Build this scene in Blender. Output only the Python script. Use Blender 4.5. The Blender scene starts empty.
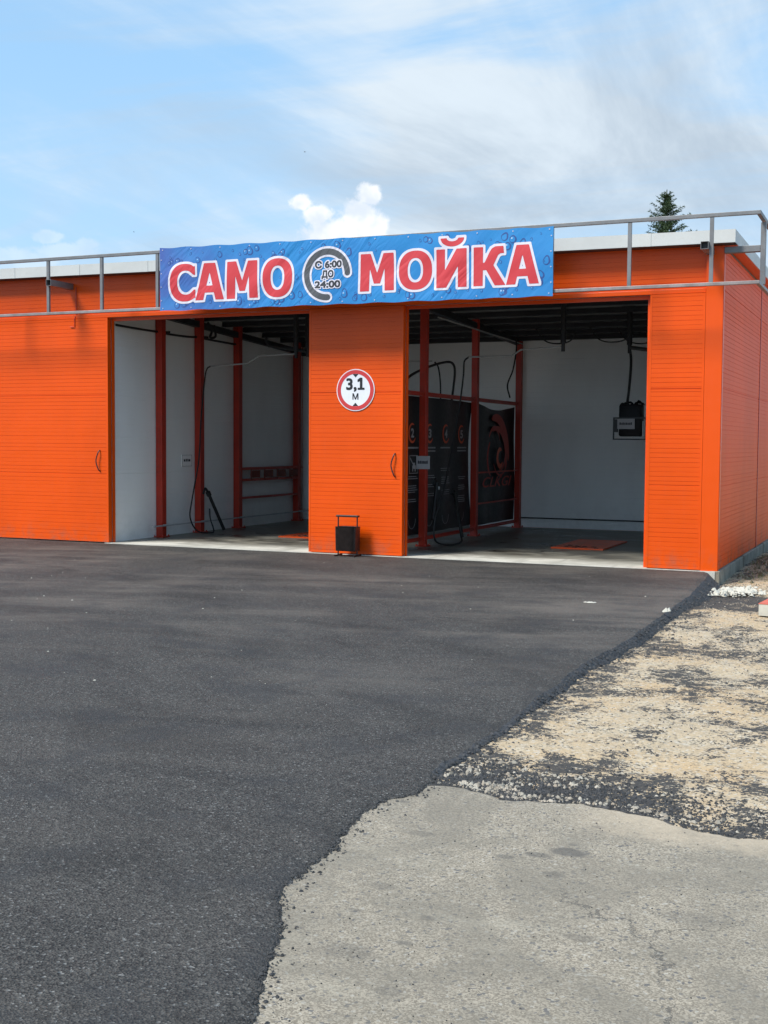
import bpy, bmesh, math, random
from mathutils import Vector, Matrix, noise
random.seed(7)
rad = math.radians
S = bpy.context.scene
COL = S.collection
RG = random.Random(11)

# ------------------------------------------------------------------ nodes
class NT:
    def __init__(s, tree): s.t = tree; s.n = tree.nodes; s.l = tree.links
    def new(s, typ, **kw):
        n = s.n.new(typ)
        for k, v in kw.items(): setattr(n, k, v)
        return n
    def lk(s, a, b): s.l.new(a, b)
    def val(s, sock, v):
        if hasattr(v, 'is_output') or isinstance(v, bpy.types.NodeSocket): s.lk(v, sock)
        else: sock.default_value = v
    def math(s, op, a, b=0.0, c=None, clamp=False):
        n = s.new('ShaderNodeMath', operation=op); n.use_clamp = clamp
        s.val(n.inputs[0], a); s.val(n.inputs[1], b)
        if c is not None: s.val(n.inputs[2], c)
        return n.outputs[0]
    def vmath(s, op, a, b=None, scale=None):
        n = s.new('ShaderNodeVectorMath', operation=op)
        s.val(n.inputs[0], a)
        if b is not None: s.val(n.inputs[1], b)
        if scale is not None: s.val(n.inputs['Scale'], scale)
        return n.outputs['Value'] if op in ('DOT_PRODUCT', 'LENGTH') else n.outputs[0]
    def mix(s, f, a, b, blend='MIX'):
        n = s.new('ShaderNodeMix', data_type='RGBA', blend_type=blend)
        s.val(n.inputs[0], f)
        s.val(n.inputs[6], a if not isinstance(a, tuple) else (*a[:3], 1))
        s.val(n.inputs[7], b if not isinstance(b, tuple) else (*b[:3], 1))
        return n.outputs[2]
    def noise(s, vec, scale, detail=4, rough=.55, dist=0.0, out='Fac'):
        n = s.new('ShaderNodeTexNoise')
        s.lk(vec, n.inputs['Vector']); n.inputs['Scale'].default_value = scale
        n.inputs['Detail'].default_value = detail; n.inputs['Roughness'].default_value = rough
        n.inputs['Distortion'].default_value = dist
        return n.outputs[out]
    def vor(s, vec, scale, feature='F1', out='Distance', rnd=1.0):
        n = s.new('ShaderNodeTexVoronoi', feature=feature)
        s.lk(vec, n.inputs['Vector']); n.inputs['Scale'].default_value = scale
        n.inputs['Randomness'].default_value = rnd
        return n.outputs[out]
    def ss(s, v, a, b, c=0.0, d=1.0):
        n = s.new('ShaderNodeMapRange', interpolation_type='SMOOTHSTEP')
        s.val(n.inputs['Value'], v); n.inputs['From Min'].default_value = a; n.inputs['From Max'].default_value = b
        n.inputs['To Min'].default_value = c; n.inputs['To Max'].default_value = d
        return n.outputs[0]
    def mapping(s, vec, scale=(1, 1, 1), rot=(0, 0, 0), loc=(0, 0, 0)):
        n = s.new('ShaderNodeMapping'); s.lk(vec, n.inputs['Vector'])
        n.inputs['Scale'].default_value = scale; n.inputs['Rotation'].default_value = rot; n.inputs['Location'].default_value = loc
        return n.outputs[0]
    def rotscale(s, vec, rot, scale):
        return s.mapping(s.mapping(vec, (1, 1, 1), rot), scale)
    def pos(s): return s.new('ShaderNodeNewGeometry').outputs['Position']
    def obj(s): return s.new('ShaderNodeTexCoord').outputs['Object']
    def sep(s, v):
        n = s.new('ShaderNodeSeparateXYZ'); s.lk(v, n.inputs[0]); return n.outputs
    def bump(s, h, strength=.3, dist=.01, normal=None):
        n = s.new('ShaderNodeBump'); s.lk(h, n.inputs['Height'])
        n.inputs['Strength'].default_value = strength; n.inputs['Distance'].default_value = dist
        if normal is not None: s.lk(normal, n.inputs['Normal'])
        return n.outputs[0]

def mat(name, base=(.5, .5, .5), rough=.6, metal=0.0, spec=.5):
    m = bpy.data.materials.new(name); m.use_nodes = True
    t = NT(m.node_tree); b = t.n['Principled BSDF']
    b.inputs['Base Color'].default_value = (*base, 1); b.inputs['Roughness'].default_value = rough
    b.inputs['Metallic'].default_value = metal; b.inputs['Specular IOR Level'].default_value = spec
    return m, t, b

def worn(name, base, rough=.5, metal=0.0, var=.18, scale=3.0, bump=.0, spec=.5, rvar=.15, dirt=None, dirt_amt=.3, bscale=60):
    """paint or metal with slight tonal drift, grime and roughness change"""
    m, t, b = mat(name, base, rough, metal, spec)
    p = t.pos()
    n1 = t.noise(p, scale, 5, .6)
    n2 = t.noise(p, scale * 9, 3, .6)
    d = tuple(c * (1 - var) for c in base); l = tuple(min(1, c * (1 + var * .8)) for c in base)
    col = t.mix(t.ss(n1, .3, .7), d, l)
    if dirt:
        f = t.math('MULTIPLY', t.ss(n2, .5, .75), dirt_amt)
        col = t.mix(f, col, dirt)
    t.lk(col, b.inputs['Base Color'])
    t.lk(t.math('ADD', t.math('MULTIPLY', n2, rvar * 2), rough - rvar, clamp=True), b.inputs['Roughness'])
    if bump:
        t.lk(t.bump(t.noise(p, bscale, 3), bump, .004), b.inputs['Normal'])
    return m

M = {}
# orange coated steel
def orange_paint(name, base, rough=.33, var=.06, spec=.38):
    m, t, b = mat(name, base, rough, 0, spec)
    p = t.pos()
    big = t.noise(t.mapping(p, (1, 1, .35)), .9, 4, .6)
    fine = t.noise(t.mapping(p, (6, 6, .8)), 2.2, 4, .65)
    col = t.mix(t.ss(big, .3, .7), tuple(c * (1 - var) for c in base), tuple(min(1, c * (1 + var)) for c in base))
    dust = t.math('MULTIPLY', t.ss(fine, .52, .8), .025)
    col = t.mix(dust, col, (.42, .30, .22))
    z = t.sep(p)[2]
    splash = t.math('MULTIPLY', t.ss(z, .35, 0.0), t.ss(t.noise(p, 5, 5, .7), .42, .7))
    col = t.mix(t.math('MULTIPLY', splash, .45), col, (.16, .12, .09))
    t.lk(col, b.inputs['Base Color'])
    t.lk(t.math('ADD', t.math('MULTIPLY', fine, .06), rough - .03), b.inputs['Roughness'])
    h = t.noise(t.mapping(p, (1.2, 1.2, 3.0)), 1.6, 2, .5)
    h2 = t.noise(p, 260, 2, .5)
    n1 = t.bump(h, .18, .02)
    t.lk(t.bump(h2, .05, .001, n1), b.inputs['Normal'])
    return m
M['orange'] = orange_paint('orange_paint', (.74, .080, .0), .38, .06, .32)
M['orange_shade_lift'] = orange_paint('orange_paint_shade_lift', (.80, .090, .002), .46, .06, .10)  # same orange paint, colour lifted to offset weak light on the side wall
M['orange_trim'] = orange_paint('orange_trim', (.74, .080, .0), .30, .03)
M['red'] = worn('red_oxide_steel', (.42, .026, .009), .42, 0, .15, 3, .1, dirt=(.12, .06, .04), dirt_amt=.35)
M['coping'] = worn('pale_coping', (.56, .58, .57), .42, 0, .06, 1.5, .0, dirt=(.45, .45, .42), dirt_amt=.25)
M['galv'] = worn('galvanised_rail', (.20, .205, .21), .50, .35, .14, 5, .08, dirt=(.22, .13, .09), dirt_amt=.35)
M['galv_rust'] = worn('galvanised_rail_rusty', (.29, .26, .25), .50, .3, .2, 6, .1, dirt=(.28, .10, .05), dirt_amt=.55)
M['dark'] = worn('dark_steel', (.022, .022, .023), .5, 0, .3, 5)
M['purlin'] = worn('dark_purlin', (.018, .018, .020), .6, 0, .3, 5)
M['ceiling'] = worn('ceiling_sheet', (.36, .36, .355), .6, 0, .1, 2)
M['black_rubber'] = worn('black_rubber', (.012, .012, .012), .55, 0, .3, 9)
M['steel'] = worn('stainless_steel', (.42, .42, .41), .4, .2, .1, 8)
M['zincpipe'] = worn('pale_pipe', (.50, .51, .52), .4, .3, .1, 8)
M['paper'] = worn('paper_notice', (.40, .39, .40), .7, 0, .08, 6)
M['ink'] = mat('ink', (.05, .05, .06), .6)[0]
M['white'] = mat('white_print', (.78, .78, .80), .5)[0]
M['banner_red'] = mat('banner_red', (.66, .048, .062), .42)[0]
M['logo_grey'] = mat('logo_grey', (.085, .09, .10), .45)[0]
M['sign_white'] = worn('sign_face', (.74, .76, .80), .35, 0, .04, 3)
M['sign_red'] = mat('sign_red', (.56, .045, .045), .35)[0]
M['black'] = mat('black_print', (.015, .015, .017), .45)[0]
M['bin'] = worn('bin_paint', (.020, .015, .014), .38, 0, .4, 10, .1, dirt=(.10, .05, .03), dirt_amt=.4)
M['terminal'] = worn('black_plastic', (.006, .006, .007), .5, 0, .3, 14, .4, spec=.25, bscale=18)
M['foam'] = worn('foam_white', (.50, .48, .41), .8, 0, .07, 12, .2)
M['rusty'] = worn('rusty_pipe_paint', (.20, .035, .018), .55, 0, .3, 9, .2)

# white interior sandwich panels
m, t, b = mat('interior_panel', (.56, .58, .58), .42)
p = t.pos(); zz = t.sep(p)[2]
n = t.noise(t.mapping(p, (1, 1, .4)), 1.5, 5, .6)
col = t.mix(t.ss(n, .3, .75), (.90, .90, .875), (.83, .83, .81))
splash = t.math('MULTIPLY', t.ss(zz, .8, 0), t.ss(t.noise(p, 6, 5, .7), .4, .7))
col = t.mix(t.math('MULTIPLY', splash, .12), col, (.20, .19, .17))
t.lk(col, b.inputs['Base Color'])
M['panel'] = m

# asphalt
m, t, b = mat('fresh_asphalt', (.05, .05, .05), .82)
p = t.pos()
v1 = t.vor(p, 120, out='Color'); v1d = t.vor(p, 120)
v2 = t.vor(p, 190, out='Color')
stone = t.sep(v1)[0]; stone2 = t.sep(v2)[1]
base = t.mix(t.ss(stone, .15, 1.0), (.013, .012, .011), (.100, .094, .084))
base = t.mix(.45, base, t.mix(t.ss(stone2, .2, 1.0), (.012, .011, .010), (.112, .105, .095)))
spark = t.ss(stone, .955, .985)
base = t.mix(t.math('MULTIPLY', spark, .55), base, (.25, .25, .24))
lipx = t.ss(t.noise(t.rotscale(p, (0, 0, rad(20)), (.7, 1.6, 1)), .62, 6, .66, .5), .36, .62, .66, 1.30)
base = t.mix(1.0, base, t.mix(lipx, (0, 0, 0), (1, 1, 1)), 'MULTIPLY')
dustn = t.noise(t.mapping(p, (1, .55, 1), (0, 0, rad(24))), .38, 6, .62, .6)
streak = t.noise(t.rotscale(p, (0, 0, rad(-14)), (.30, 1.7, 1)), .9, 6, .66, .5)
patch = t.noise(p, 1.7, 5, .6)
yy = t.sep(p)[1]
far = t.ss(yy, -10.5, -4.5)
dust = t.math('MULTIPLY', t.ss(t.math('ADD', t.math('MULTIPLY', dustn, .45), t.math('MULTIPLY', streak, .55)), .44, .64), t.math('ADD', t.math('MULTIPLY', far, .55), .10))
base = t.mix(dust, base, (.150, .130, .110))
# track bands left by tyres
trk = t.noise(t.rotscale(p, (0, 0, rad(-38)), (2.4, .16, 1)), .8, 4, .6, .2)
base = t.mix(t.math('MULTIPLY', t.ss(trk, .50, .64), .08), base, (.125, .120, .112))
dk = t.math('MULTIPLY', t.ss(patch, .50, .66), .45)
base = t.mix(dk, base, (.030, .031, .033))
t.lk(base, b.inputs['Base Color'])
hh = t.math('ADD', t.math('MULTIPLY', v1d, .8), t.math('MULTIPLY', t.noise(p, 60, 4, .7), .9))
n1 = t.bump(hh, .9, .008)
n0 = t.bump(t.noise(p, 3.0, 3, .5), .25, .05, n1)
t.lk(n0, b.inputs['Normal'])
b.inputs['Roughness'].default_value = .8; b.inputs['Specular IOR Level'].default_value = .35
M['asphalt'] = m

# dark loose asphalt crumbs
m, t, b = mat('asphalt_crumb', (.03, .03, .032), .75)
p = t.pos(); v = t.sep(t.vor(p, 60, out='Color'))[0]
t.lk(t.mix(v, (.016, .017, .018), (.06, .06, .062)), b.inputs['Base Color'])
t.lk(t.bump(t.noise(p, 140, 3, .7), .8, .006), b.inputs['Normal'])
M['crumb'] = m

# pale pebbles
m, t, b = mat('pale_stone', (.4, .38, .33), .8)
p = t.pos(); v = t.vor(p, 25, out='Color'); s3 = t.sep(v)
c = t.mix(s3[0], (.16, .145, .115), (.40, .375, .315)); c = t.mix(t.math('MULTIPLY', s3[1], .35), c, (.36, .27, .19))
t.lk(c, b.inputs['Base Color'])
M['pebble'] = m

# old worn asphalt / concrete in front
m, t, b = mat('old_paving', (.3, .29, .26), .85)
p = t.pos()
g1 = t.sep(t.vor(p, 200, out='Color'))[0]; g2 = t.sep(t.vor(p, 95, out='Color'))[1]
c = t.mix(t.ss(g1, .1, .95), (.175, .148, .110), (.355, .308, .236))
c = t.mix(t.ss(g2, .93, .97), c, (.11, .105, .10))
c = t.mix(t.math('MULTIPLY', t.ss(g2, .05, .02), .5), c, (.44, .42, .37))
blot = t.noise(p, 1.9, 7, .72, .5)
c = t.mix(t.math('MULTIPLY', t.ss(blot, .38, .62), .62), c, (.165, .145, .112))
warm = t.noise(t.mapping(p, (1.2, 3.2, 1)), 1.1, 4, .6)
c = t.mix(t.math('MULTIPLY', t.ss(warm, .55, .75), .4), c, (.36, .325, .25))
# oil drops
od = t.vor(t.mapping(p, (1, 1.5, 1)), 3.4, out='Distance')
odm = t.math('MULTIPLY', t.ss(t.math('ADD', od, t.math('MULTIPLY', t.noise(p, 24, 4, .6), .10)), .17, .105), t.ss(t.noise(p, 1.1, 2), .46, .56))
c = t.mix(t.math('MULTIPLY', odm, .55), c, (.10, .092, .08))
def spot(cx, cy, rx, ry):
    q = t.vmath('SUBTRACT', p, (cx, cy, 0)); q = t.vmath('MULTIPLY', q, (1 / rx, 1 / ry, 0))
    L = t.math('ADD', t.vmath('LENGTH', q), t.math('MULTIPLY', t.noise(p, 18, 4, .6), .9))
    return t.ss(L, 1.75, 1.15)
for args, a in (((1.005, -10.72, .075, .045), .75), ((.905, -10.80, .05, .03), .6), ((.80, -10.87, .035, .022), .6), ((1.02, -10.98, .04, .035), .45)):
    c = t.mix(t.math('MULTIPLY', spot(*args), a), c, (.085, .078, .068))
for (cx_, cy_, r1q, r2q, am) in ((.62, -11.9, .10, .06, .35), (.50, -11.35, .05, .03, .4), (1.25, -11.5, .05, .03, .45), (.85, -12.1, .045, .03, .4), (1.55, -11.2, .12, .05, .3), (.75, -11.55, .03, .02, .5), (.40, -10.75, .06, .03, .35)):
    c = t.mix(t.math('MULTIPLY', spot(cx_, cy_, r1q, r2q), am), c, (.10, .09, .075))
dustm = t.math('MULTIPLY', t.ss(t.math('ADD', t.sep(p)[1], t.math('MULTIPLY', t.noise(p, 3.0, 6, .7), .7)), -10.18, -9.86), t.ss(t.sep(p)[0], .75, 1.3))
c = t.mix(t.math('MULTIPLY', dustm, .85), c, (.43, .35, .25))
# cracks
pd = t.vmath('ADD', p, t.vmath('SCALE', t.vmath('SUBTRACT', t.noise(p, 5, 5, .7, 0, 'Color'), (.5, .5, .5)), scale=.30))
ce = t.vor(pd, .62, 'DISTANCE_TO_EDGE')
crk = t.math('MULTIPLY', t.ss(ce, .0045, .0010), t.math('MULTIPLY', t.ss(t.noise(p, 1.3, 3), .40, .50), t.ss(t.sep(p)[0], .95, 1.25)))
c = t.mix(t.math('MULTIPLY', crk, .7), c, (.07, .063, .055))
scr = t.noise(t.mapping(p, (2.2, 16, 1), (0, 0, rad(-28))), 1.0, 5, .7)
c = t.mix(t.math('MULTIPLY', t.ss(scr, .66, .76), .45), c, (.44, .42, .37))
t.lk(c, b.inputs['Base Color'])
hh = t.math('ADD', t.math('MULTIPLY', g1, .35), t.noise(p, 55, 4, .7))
hh = t.math('SUBTRACT', hh, t.math('MULTIPLY', crk, 2.0))
n1 = t.bump(hh, .45, .005); t.lk(t.bump(t.noise(p, 4, 3), .3, .05, n1), b.inputs['Normal'])
M['oldpave'] = m

# sandy ground
m, t, b = mat('sandy_ground', (.4, .32, .22), .9)
p = t.pos()
a1 = t.noise(p, .9, 6, .65, .4); a2 = t.noise(p, 7, 6, .7); a3 = t.noise(p, 45, 4, .7)
c = t.mix(t.ss(a1, .32, .62), (.48, .34, .19), (.46, .36, .235))
c = t.mix(t.math('MULTIPLY', t.ss(a2, .45, .7), .7), c, (.50, .43, .315))
c = t.mix(t.math('MULTIPLY', t.ss(a3, .5, .68), .45), c, (.22, .18, .135))
gr = t.sep(t.vor(p, 70, out='Color'))[0]
c = t.mix(t.math('MULTIPLY', t.ss(gr, .80, .95), .55), c, (.52, .49, .43))
c = t.mix(t.math('MULTIPLY', t.math('MULTIPLY', t.ss(gr, .22, .10), .75), t.ss(a2, .40, .62)), c, (.05, .048, .045))
# scattered asphalt smears, dragged along x by the paver
sm = t.noise(t.mapping(p, (1.5, 1.15, 1), (0, 0, rad(14))), 1.45, 8, .74, .35)
xs = t.sep(p)[0]; ys = t.sep(p)[1]
nearb = t.ss(ys, -4.3, -1.6)             # crushed asphalt spread beside the building corner
nearb = t.math('MULTIPLY', nearb, t.ss(ys, -.55, -1.2))
edge = t.math('MULTIPLY', t.ss(xs, .55, .1), .10)
grav = t.math('MULTIPLY', t.ss(ys, -9.15, -9.6), .27)
grav = t.math('MULTIPLY', grav, t.ss(xs, 1.45, .8, .30, 1))
mid = t.math('MULTIPLY', t.math('MULTIPLY', t.ss(ys, -3.6, -5.2), t.ss(ys, -9.3, -7.8)), .065)
sm2 = t.math('ADD', t.math('ADD', sm, t.math('MULTIPLY', nearb, .16)), t.math('ADD', t.math('ADD', edge, mid), grav))
dens = t.math('MULTIPLY', t.ss(sm2, .515, .68), t.ss(t.math('ADD', t.noise(t.mapping(p, (1, 1.6, 1)), 9, 5, .75), t.math('MULTIPLY', nearb, .3)), .36, .56))
r1_ = t.sep(t.vor(p, 62, out='Color'))[1]; r2_ = t.sep(t.vor(p, 125, out='Color'))[2]
smm = t.math('MAXIMUM', t.ss(t.math('SUBTRACT', dens, r1_), -.06, .04), t.ss(t.math('SUBTRACT', t.math('MULTIPLY', dens, .95), r2_), -.06, .04))
c = t.mix(t.math('MULTIPLY', smm, t.ss(a3, .25, .5, .75, .97)), c, (.034, .033, .032))
t.lk(c, b.inputs['Base Color'])
n1 = t.bump(t.math('ADD', a3, t.math('MULTIPLY', t.noise(p, 120, 3, .7), .6)), .7, .012)
t.lk(n1, b.inputs['Normal'])
M['sand'] = m

# soil mound
m, t, b = mat('soil', (.2, .16, .11), .95)
p = t.pos(); a = t.noise(p, 6, 6, .7); a4 = t.noise(p, 40, 4, .7)
c = t.mix(t.ss(a, .35, .65), (.12, .105, .06), (.34, .28, .19)); c = t.mix(t.math('MULTIPLY', t.ss(a4, .5, .7), .6), c, (.06, .055, .03))
t.lk(c, b.inputs['Base Color']); t.lk(t.bump(a4, .8, .02), b.inputs['Normal'])
M['soil'] = m

# foundation concrete
m, t, b = mat('foundation_concrete', (.3, .26, .20), .9)
p = t.pos(); a = t.noise(p, 4, 6, .65); a4 = t.noise(p, 30, 4, .7)
c = t.mix(t.ss(a, .35, .7), (.30, .27, .21), (.17, .15, .115)); c = t.mix(t.math('MULTIPLY', t.ss(a4, .55, .7), .5), c, (.12, .11, .09))
t.lk(c, b.inputs['Base Color']); t.lk(t.bump(a4, .6, .01), b.inputs['Normal'])
M['found'] = m

# bay floor: dry pale strip at the threshold, wet dark concrete inside
m, t, b = mat('bay_floor_concrete', (.3, .3, .28), .7)
p = t.pos(); ys = t.sep(p)[1]
a = t.noise(t.mapping(p, (1, 1.6, 1)), 1.2, 6, .65, .4); a4 = t.noise(p, 60, 4, .6)
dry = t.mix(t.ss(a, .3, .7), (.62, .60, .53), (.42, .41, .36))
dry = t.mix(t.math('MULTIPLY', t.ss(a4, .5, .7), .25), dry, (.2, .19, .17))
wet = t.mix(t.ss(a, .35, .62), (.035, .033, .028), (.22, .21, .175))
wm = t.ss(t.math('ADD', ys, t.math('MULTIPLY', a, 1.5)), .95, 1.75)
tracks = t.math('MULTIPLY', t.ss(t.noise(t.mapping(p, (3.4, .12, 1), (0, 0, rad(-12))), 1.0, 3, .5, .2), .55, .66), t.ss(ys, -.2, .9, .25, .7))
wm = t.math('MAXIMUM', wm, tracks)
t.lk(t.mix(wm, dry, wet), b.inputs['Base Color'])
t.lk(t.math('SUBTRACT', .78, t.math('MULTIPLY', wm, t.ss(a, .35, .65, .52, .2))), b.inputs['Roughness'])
t.lk(t.bump(a4, .25, .004), b.inputs['Normal'])
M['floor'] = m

# blue printed vinyl
def vinyl(name, col_fn, rough=.48):
    m, t, b = mat(name, (.1, .3, .7), rough)
    p = t.pos(); col_fn(t, b, p)
    w1 = t.noise(t.rotscale(p, (0, rad(38), 0), (.55, 1, 3.0)), 1.6, 2, .45, .5)
    w2 = t.noise(t.rotscale(p, (0, rad(52), 0), (.6, 1, 4.2)), 3.0, 2, .5, .3)
    h = t.math('ADD', t.math('MULTIPLY', t.math('ABSOLUTE', t.math('SUBTRACT', w1, .5)), 1.0), t.math('MULTIPLY', t.math('ABSOLUTE', t.math('SUBTRACT', w2, .5)), .45))
    h = t.math('MULTIPLY', h, t.ss(t.noise(p, 1.3, 2, .5), .42, .62, .15, 1.0))
    t.lk(t.bump(h, .42, .09), b.inputs['Normal'])
    return m
def bluecol(t, b, p):
    x = t.sep(p)[0]
    g = t.ss(x, -7.8, -5.6)
    nn = t.noise(p, 1.6, 4, .6)
    c = t.mix(g, (.060, .115, .38), (.018, .205, .52))
    c = t.mix(t.ss(nn, .35, .7, 0, .55), c, (.018, .255, .58))
    t.lk(c, b.inputs['Base Color'])
M['blue'] = vinyl('blue_vinyl', bluecol)
def flat(c):
    def f(t, b, p): b.inputs['Base Color'].default_value = (*c, 1)
    return f
M['banner_red'] = vinyl('banner_red_print', flat((.58, .042, .052)))
M['banner_white'] = vinyl('banner_white_print', flat((.68, .66, .73)))
M['logo_grey'] = vinyl('banner_grey_print', flat((.085, .09, .10)))
M['hours'] = vinyl('banner_dark_print', flat((.035, .038, .045)))
M['drop'] = vinyl('banner_droplet_print', flat((.025, .075, .26)))
M['dropl'] = vinyl('banner_droplet_highlight', flat((.42, .62, .86)))
M['blackvinyl'] = worn('black_vinyl', (.012, .012, .013), .42, 0, .3, 2, .5, bscale=3)
M['print_orange'] = mat('print_orange', (.62, .10, .04), .5)[0]
M['print_red'] = mat('print_dark_red', (.42, .040, .025), .5)[0]
M['print_grey'] = mat('print_grey', (.34, .34, .35), .5)[0]
M['needle'] = None
m, t, b = mat('spruce_needles', (.03, .06, .02), .6)
oi = t.new('ShaderNodeObjectInfo'); p = t.pos(); nn = t.noise(p, 1.8, 4, .6); n5 = t.noise(p, 14, 2, .6)
c = t.mix(t.ss(nn, .35, .65), (.018, .045, .016), (.050, .090, .030)); c = t.mix(t.math('MULTIPLY', t.ss(n5, .5, .7), .5), c, (.085, .12, .04))
t.lk(c, b.inputs['Base Color'])
M['needle'] = m
M['bark'] = worn('bark', (.09, .06, .04), .9, 0, .3, 8, .5)

# ------------------------------------------------------------------ mesh helpers
class MB:
    def __init__(s): s.v = []; s.f = []
    def add(s, vs, fs):
        o = len(s.v); s.v += [tuple(v) for v in vs]; s.f += [tuple(i + o for i in f) for f in fs]
    def box(s, x0, x1, y0, y1, z0, z1, bev=0.0):
        if bev <= 0:
            vs = [(x0, y0, z0), (x1, y0, z0), (x1, y1, z0), (x0, y1, z0), (x0, y0, z1), (x1, y0, z1), (x1, y1, z1), (x0, y1, z1)]
            s.add(vs, [(0, 3, 2, 1), (4, 5, 6, 7), (0, 1, 5, 4), (1, 2, 6, 5), (2, 3, 7, 6), (3, 0, 4, 7)]); return
        bm = bmesh.new(); bmesh.ops.create_cube(bm, size=1)
        bmesh.ops.scale(bm, vec=(x1 - x0, y1 - y0, z1 - z0), verts=bm.verts)
        bmesh.ops.translate(bm, vec=((x0 + x1) / 2, (y0 + y1) / 2, (z0 + z1) / 2), verts=bm.verts)
        bmesh.ops.bevel(bm, geom=bm.edges[:], offset=bev, segments=2, affect='EDGES', profile=.5)
        s.bm(bm)
    def bm(s, bm, mtx=None):
        bm.verts.index_update()
        vs = [(mtx @ v.co if mtx else v.co.copy()) for v in bm.verts]
        s.add(vs, [[v.index for v in f.verts] for f in bm.faces]); bm.free()
    def tube(s, pts, r, seg=8, caps=True, r2=None):
        pts = [Vector(p) for p in pts]
        if len(pts) < 2: return
        rings = []; n = len(pts)
        up = None
        for i, p in enumerate(pts):
            if i == 0: d = pts[1] - pts[0]
            elif i == n - 1: d = pts[-1] - pts[-2]
            else: d = (pts[i + 1] - pts[i]).normalized() + (pts[i] - pts[i - 1]).normalized()
            if d.length < 1e-9: d = Vector((0, 0, 1))
            d.normalize()
            if up is None:
                up = Vector((0, 0, 1)) if abs(d.z) < .9 else Vector((1, 0, 0))
            a = d.cross(up)
            if a.length < 1e-6: a = d.orthogonal()
            a.normalize(); bb = a.cross(d).normalized(); up = bb
            rr = r if r2 is None else r + (r2 - r) * i / (n - 1)
            rings.append([p + a * math.cos(2 * math.pi * k / seg) * rr + bb * math.sin(2 * math.pi * k / seg) * rr for k in range(seg)])
        vs = [v for rg in rings for v in rg]; fs = []
        for i in range(n - 1):
            for k in range(seg):
                k2 = (k + 1) % seg
                fs.append((i * seg + k, i * seg + k2, (i + 1) * seg + k2, (i + 1) * seg + k))
        if caps:
            fs.append(tuple(range(seg))[::-1]); fs.append(tuple((n - 1) * seg + k for k in range(seg)))
        s.add(vs, fs)
    def bar(s, a, b, w, h):
        """rectangular bar from a to b, w horizontal, h vertical-ish"""
        a = Vector(a); b = Vector(b); d = (b - a).normalized()
        up = Vector((0, 0, 1)) if abs(d.z) < .95 else Vector((0, 1, 0))
        r = d.cross(up).normalized(); u = r.cross(d).normalized()
        vs = [q + r * sx * w / 2 + u * sz * h / 2 for q in (a, b) for sx, sz in ((-1, -1), (1, -1), (1, 1), (-1, 1))]
        s.add(vs, [(0, 1, 2, 3), (7, 6, 5, 4), (0, 4, 5, 1), (1, 5, 6, 2), (2, 6, 7, 3), (3, 7, 4, 0)])
    def build(s, name, material, parent=None, smooth=False, label=None):
        me = bpy.data.meshes.new(name); me.from_pydata(s.v, [], s.f); me.validate(); me.update()
        bm = bmesh.new(); bm.from_mesh(me); bmesh.ops.recalc_face_normals(bm, faces=bm.faces[:]); bm.to_mesh(me); bm.free()
        if material: me.materials.append(material)
        if smooth:
            me.polygons.foreach_set('use_smooth', [True] * len(me.polygons))
            try: me.set_sharp_from_angle(angle=rad(40))
            except Exception: pass
        return link(name, me, parent, label)
def link(name, me, parent=None, label=None):
    o = bpy.data.objects.new(name, me); COL.objects.link(o)
    if parent:
        o.parent = parent; rt = parent
        off = Vector((0, 0, 0))
        while rt: off += rt.location; rt = rt.parent
        me.transform(Matrix.Translation(-off))
    if label: o['label'] = label
    return o
def thing(name, label, cat, loc=(0, 0, 0), group=None):
    o = bpy.data.objects.new(name, None); COL.objects.link(o); o.location = loc
    o.empty_display_size = .2
    o['label'] = label; o['category'] = cat
    if group: o['group'] = group
    return o
def tag(o, label, cat, group=None, kind=None):
    o['label'] = label; o['category'] = cat
    if group: o['group'] = group
    if kind: o['kind'] = kind
    return o
def struct(o, label=None, cat=None):
    o['kind'] = 'structure'
    if label: o['label'] = label
    if cat: o['category'] = cat
    return o
def smooth_path(pts, n=8):
    """Catmull-Rom through points"""
    P = [Vector(p) for p in pts]; P = [2 * P[0] - P[1]] + P + [2 * P[-1] - P[-2]]
    out = []
    for i in range(1, len(P) - 2):
        for k in range(n):
            t = k / n; a, b, c, d = P[i - 1], P[i], P[i + 1], P[i + 2]
            out.append(.5 * ((2 * b) + (-a + c) * t + (2 * a - 5 * b + 4 * c - d) * t * t + (-a + 3 * b - 3 * c + d) * t ** 3))
    out.append(P[-2]); return out
def disc(mb, c, r, y0, y1, seg=48, r_in=None):
    """disc or ring in the xz plane, between depth y0 (front) and y1"""
    cx, cz = c; vs = []; fs = []
    for y in (y0, y1):
        for rr in ((r,) if r_in is None else (r, r_in)):
            for k in range(seg):
                a = 2 * math.pi * k / seg; vs.append((cx + rr * math.cos(a), y, cz + rr * math.sin(a)))
    if r_in is None:
        fs.append(tuple(range(seg))); fs.append(tuple(range(2 * seg - 1, seg - 1, -1)))
        for k in range(seg): k2 = (k + 1) % seg; fs.append((k, k2, seg + k2, seg + k))
    else:
        for k in range(seg):
            k2 = (k + 1) % seg; A, B, Cc, D = 0, seg, 2 * seg, 3 * seg
            fs += [(A + k, A + k2, B + k2, B + k), (Cc + k2, Cc + k, D + k, D + k2), (A + k2, A + k, Cc + k, Cc + k2), (B + k, B + k2, D + k2, D + k)]
    mb.add(vs, fs)

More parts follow.
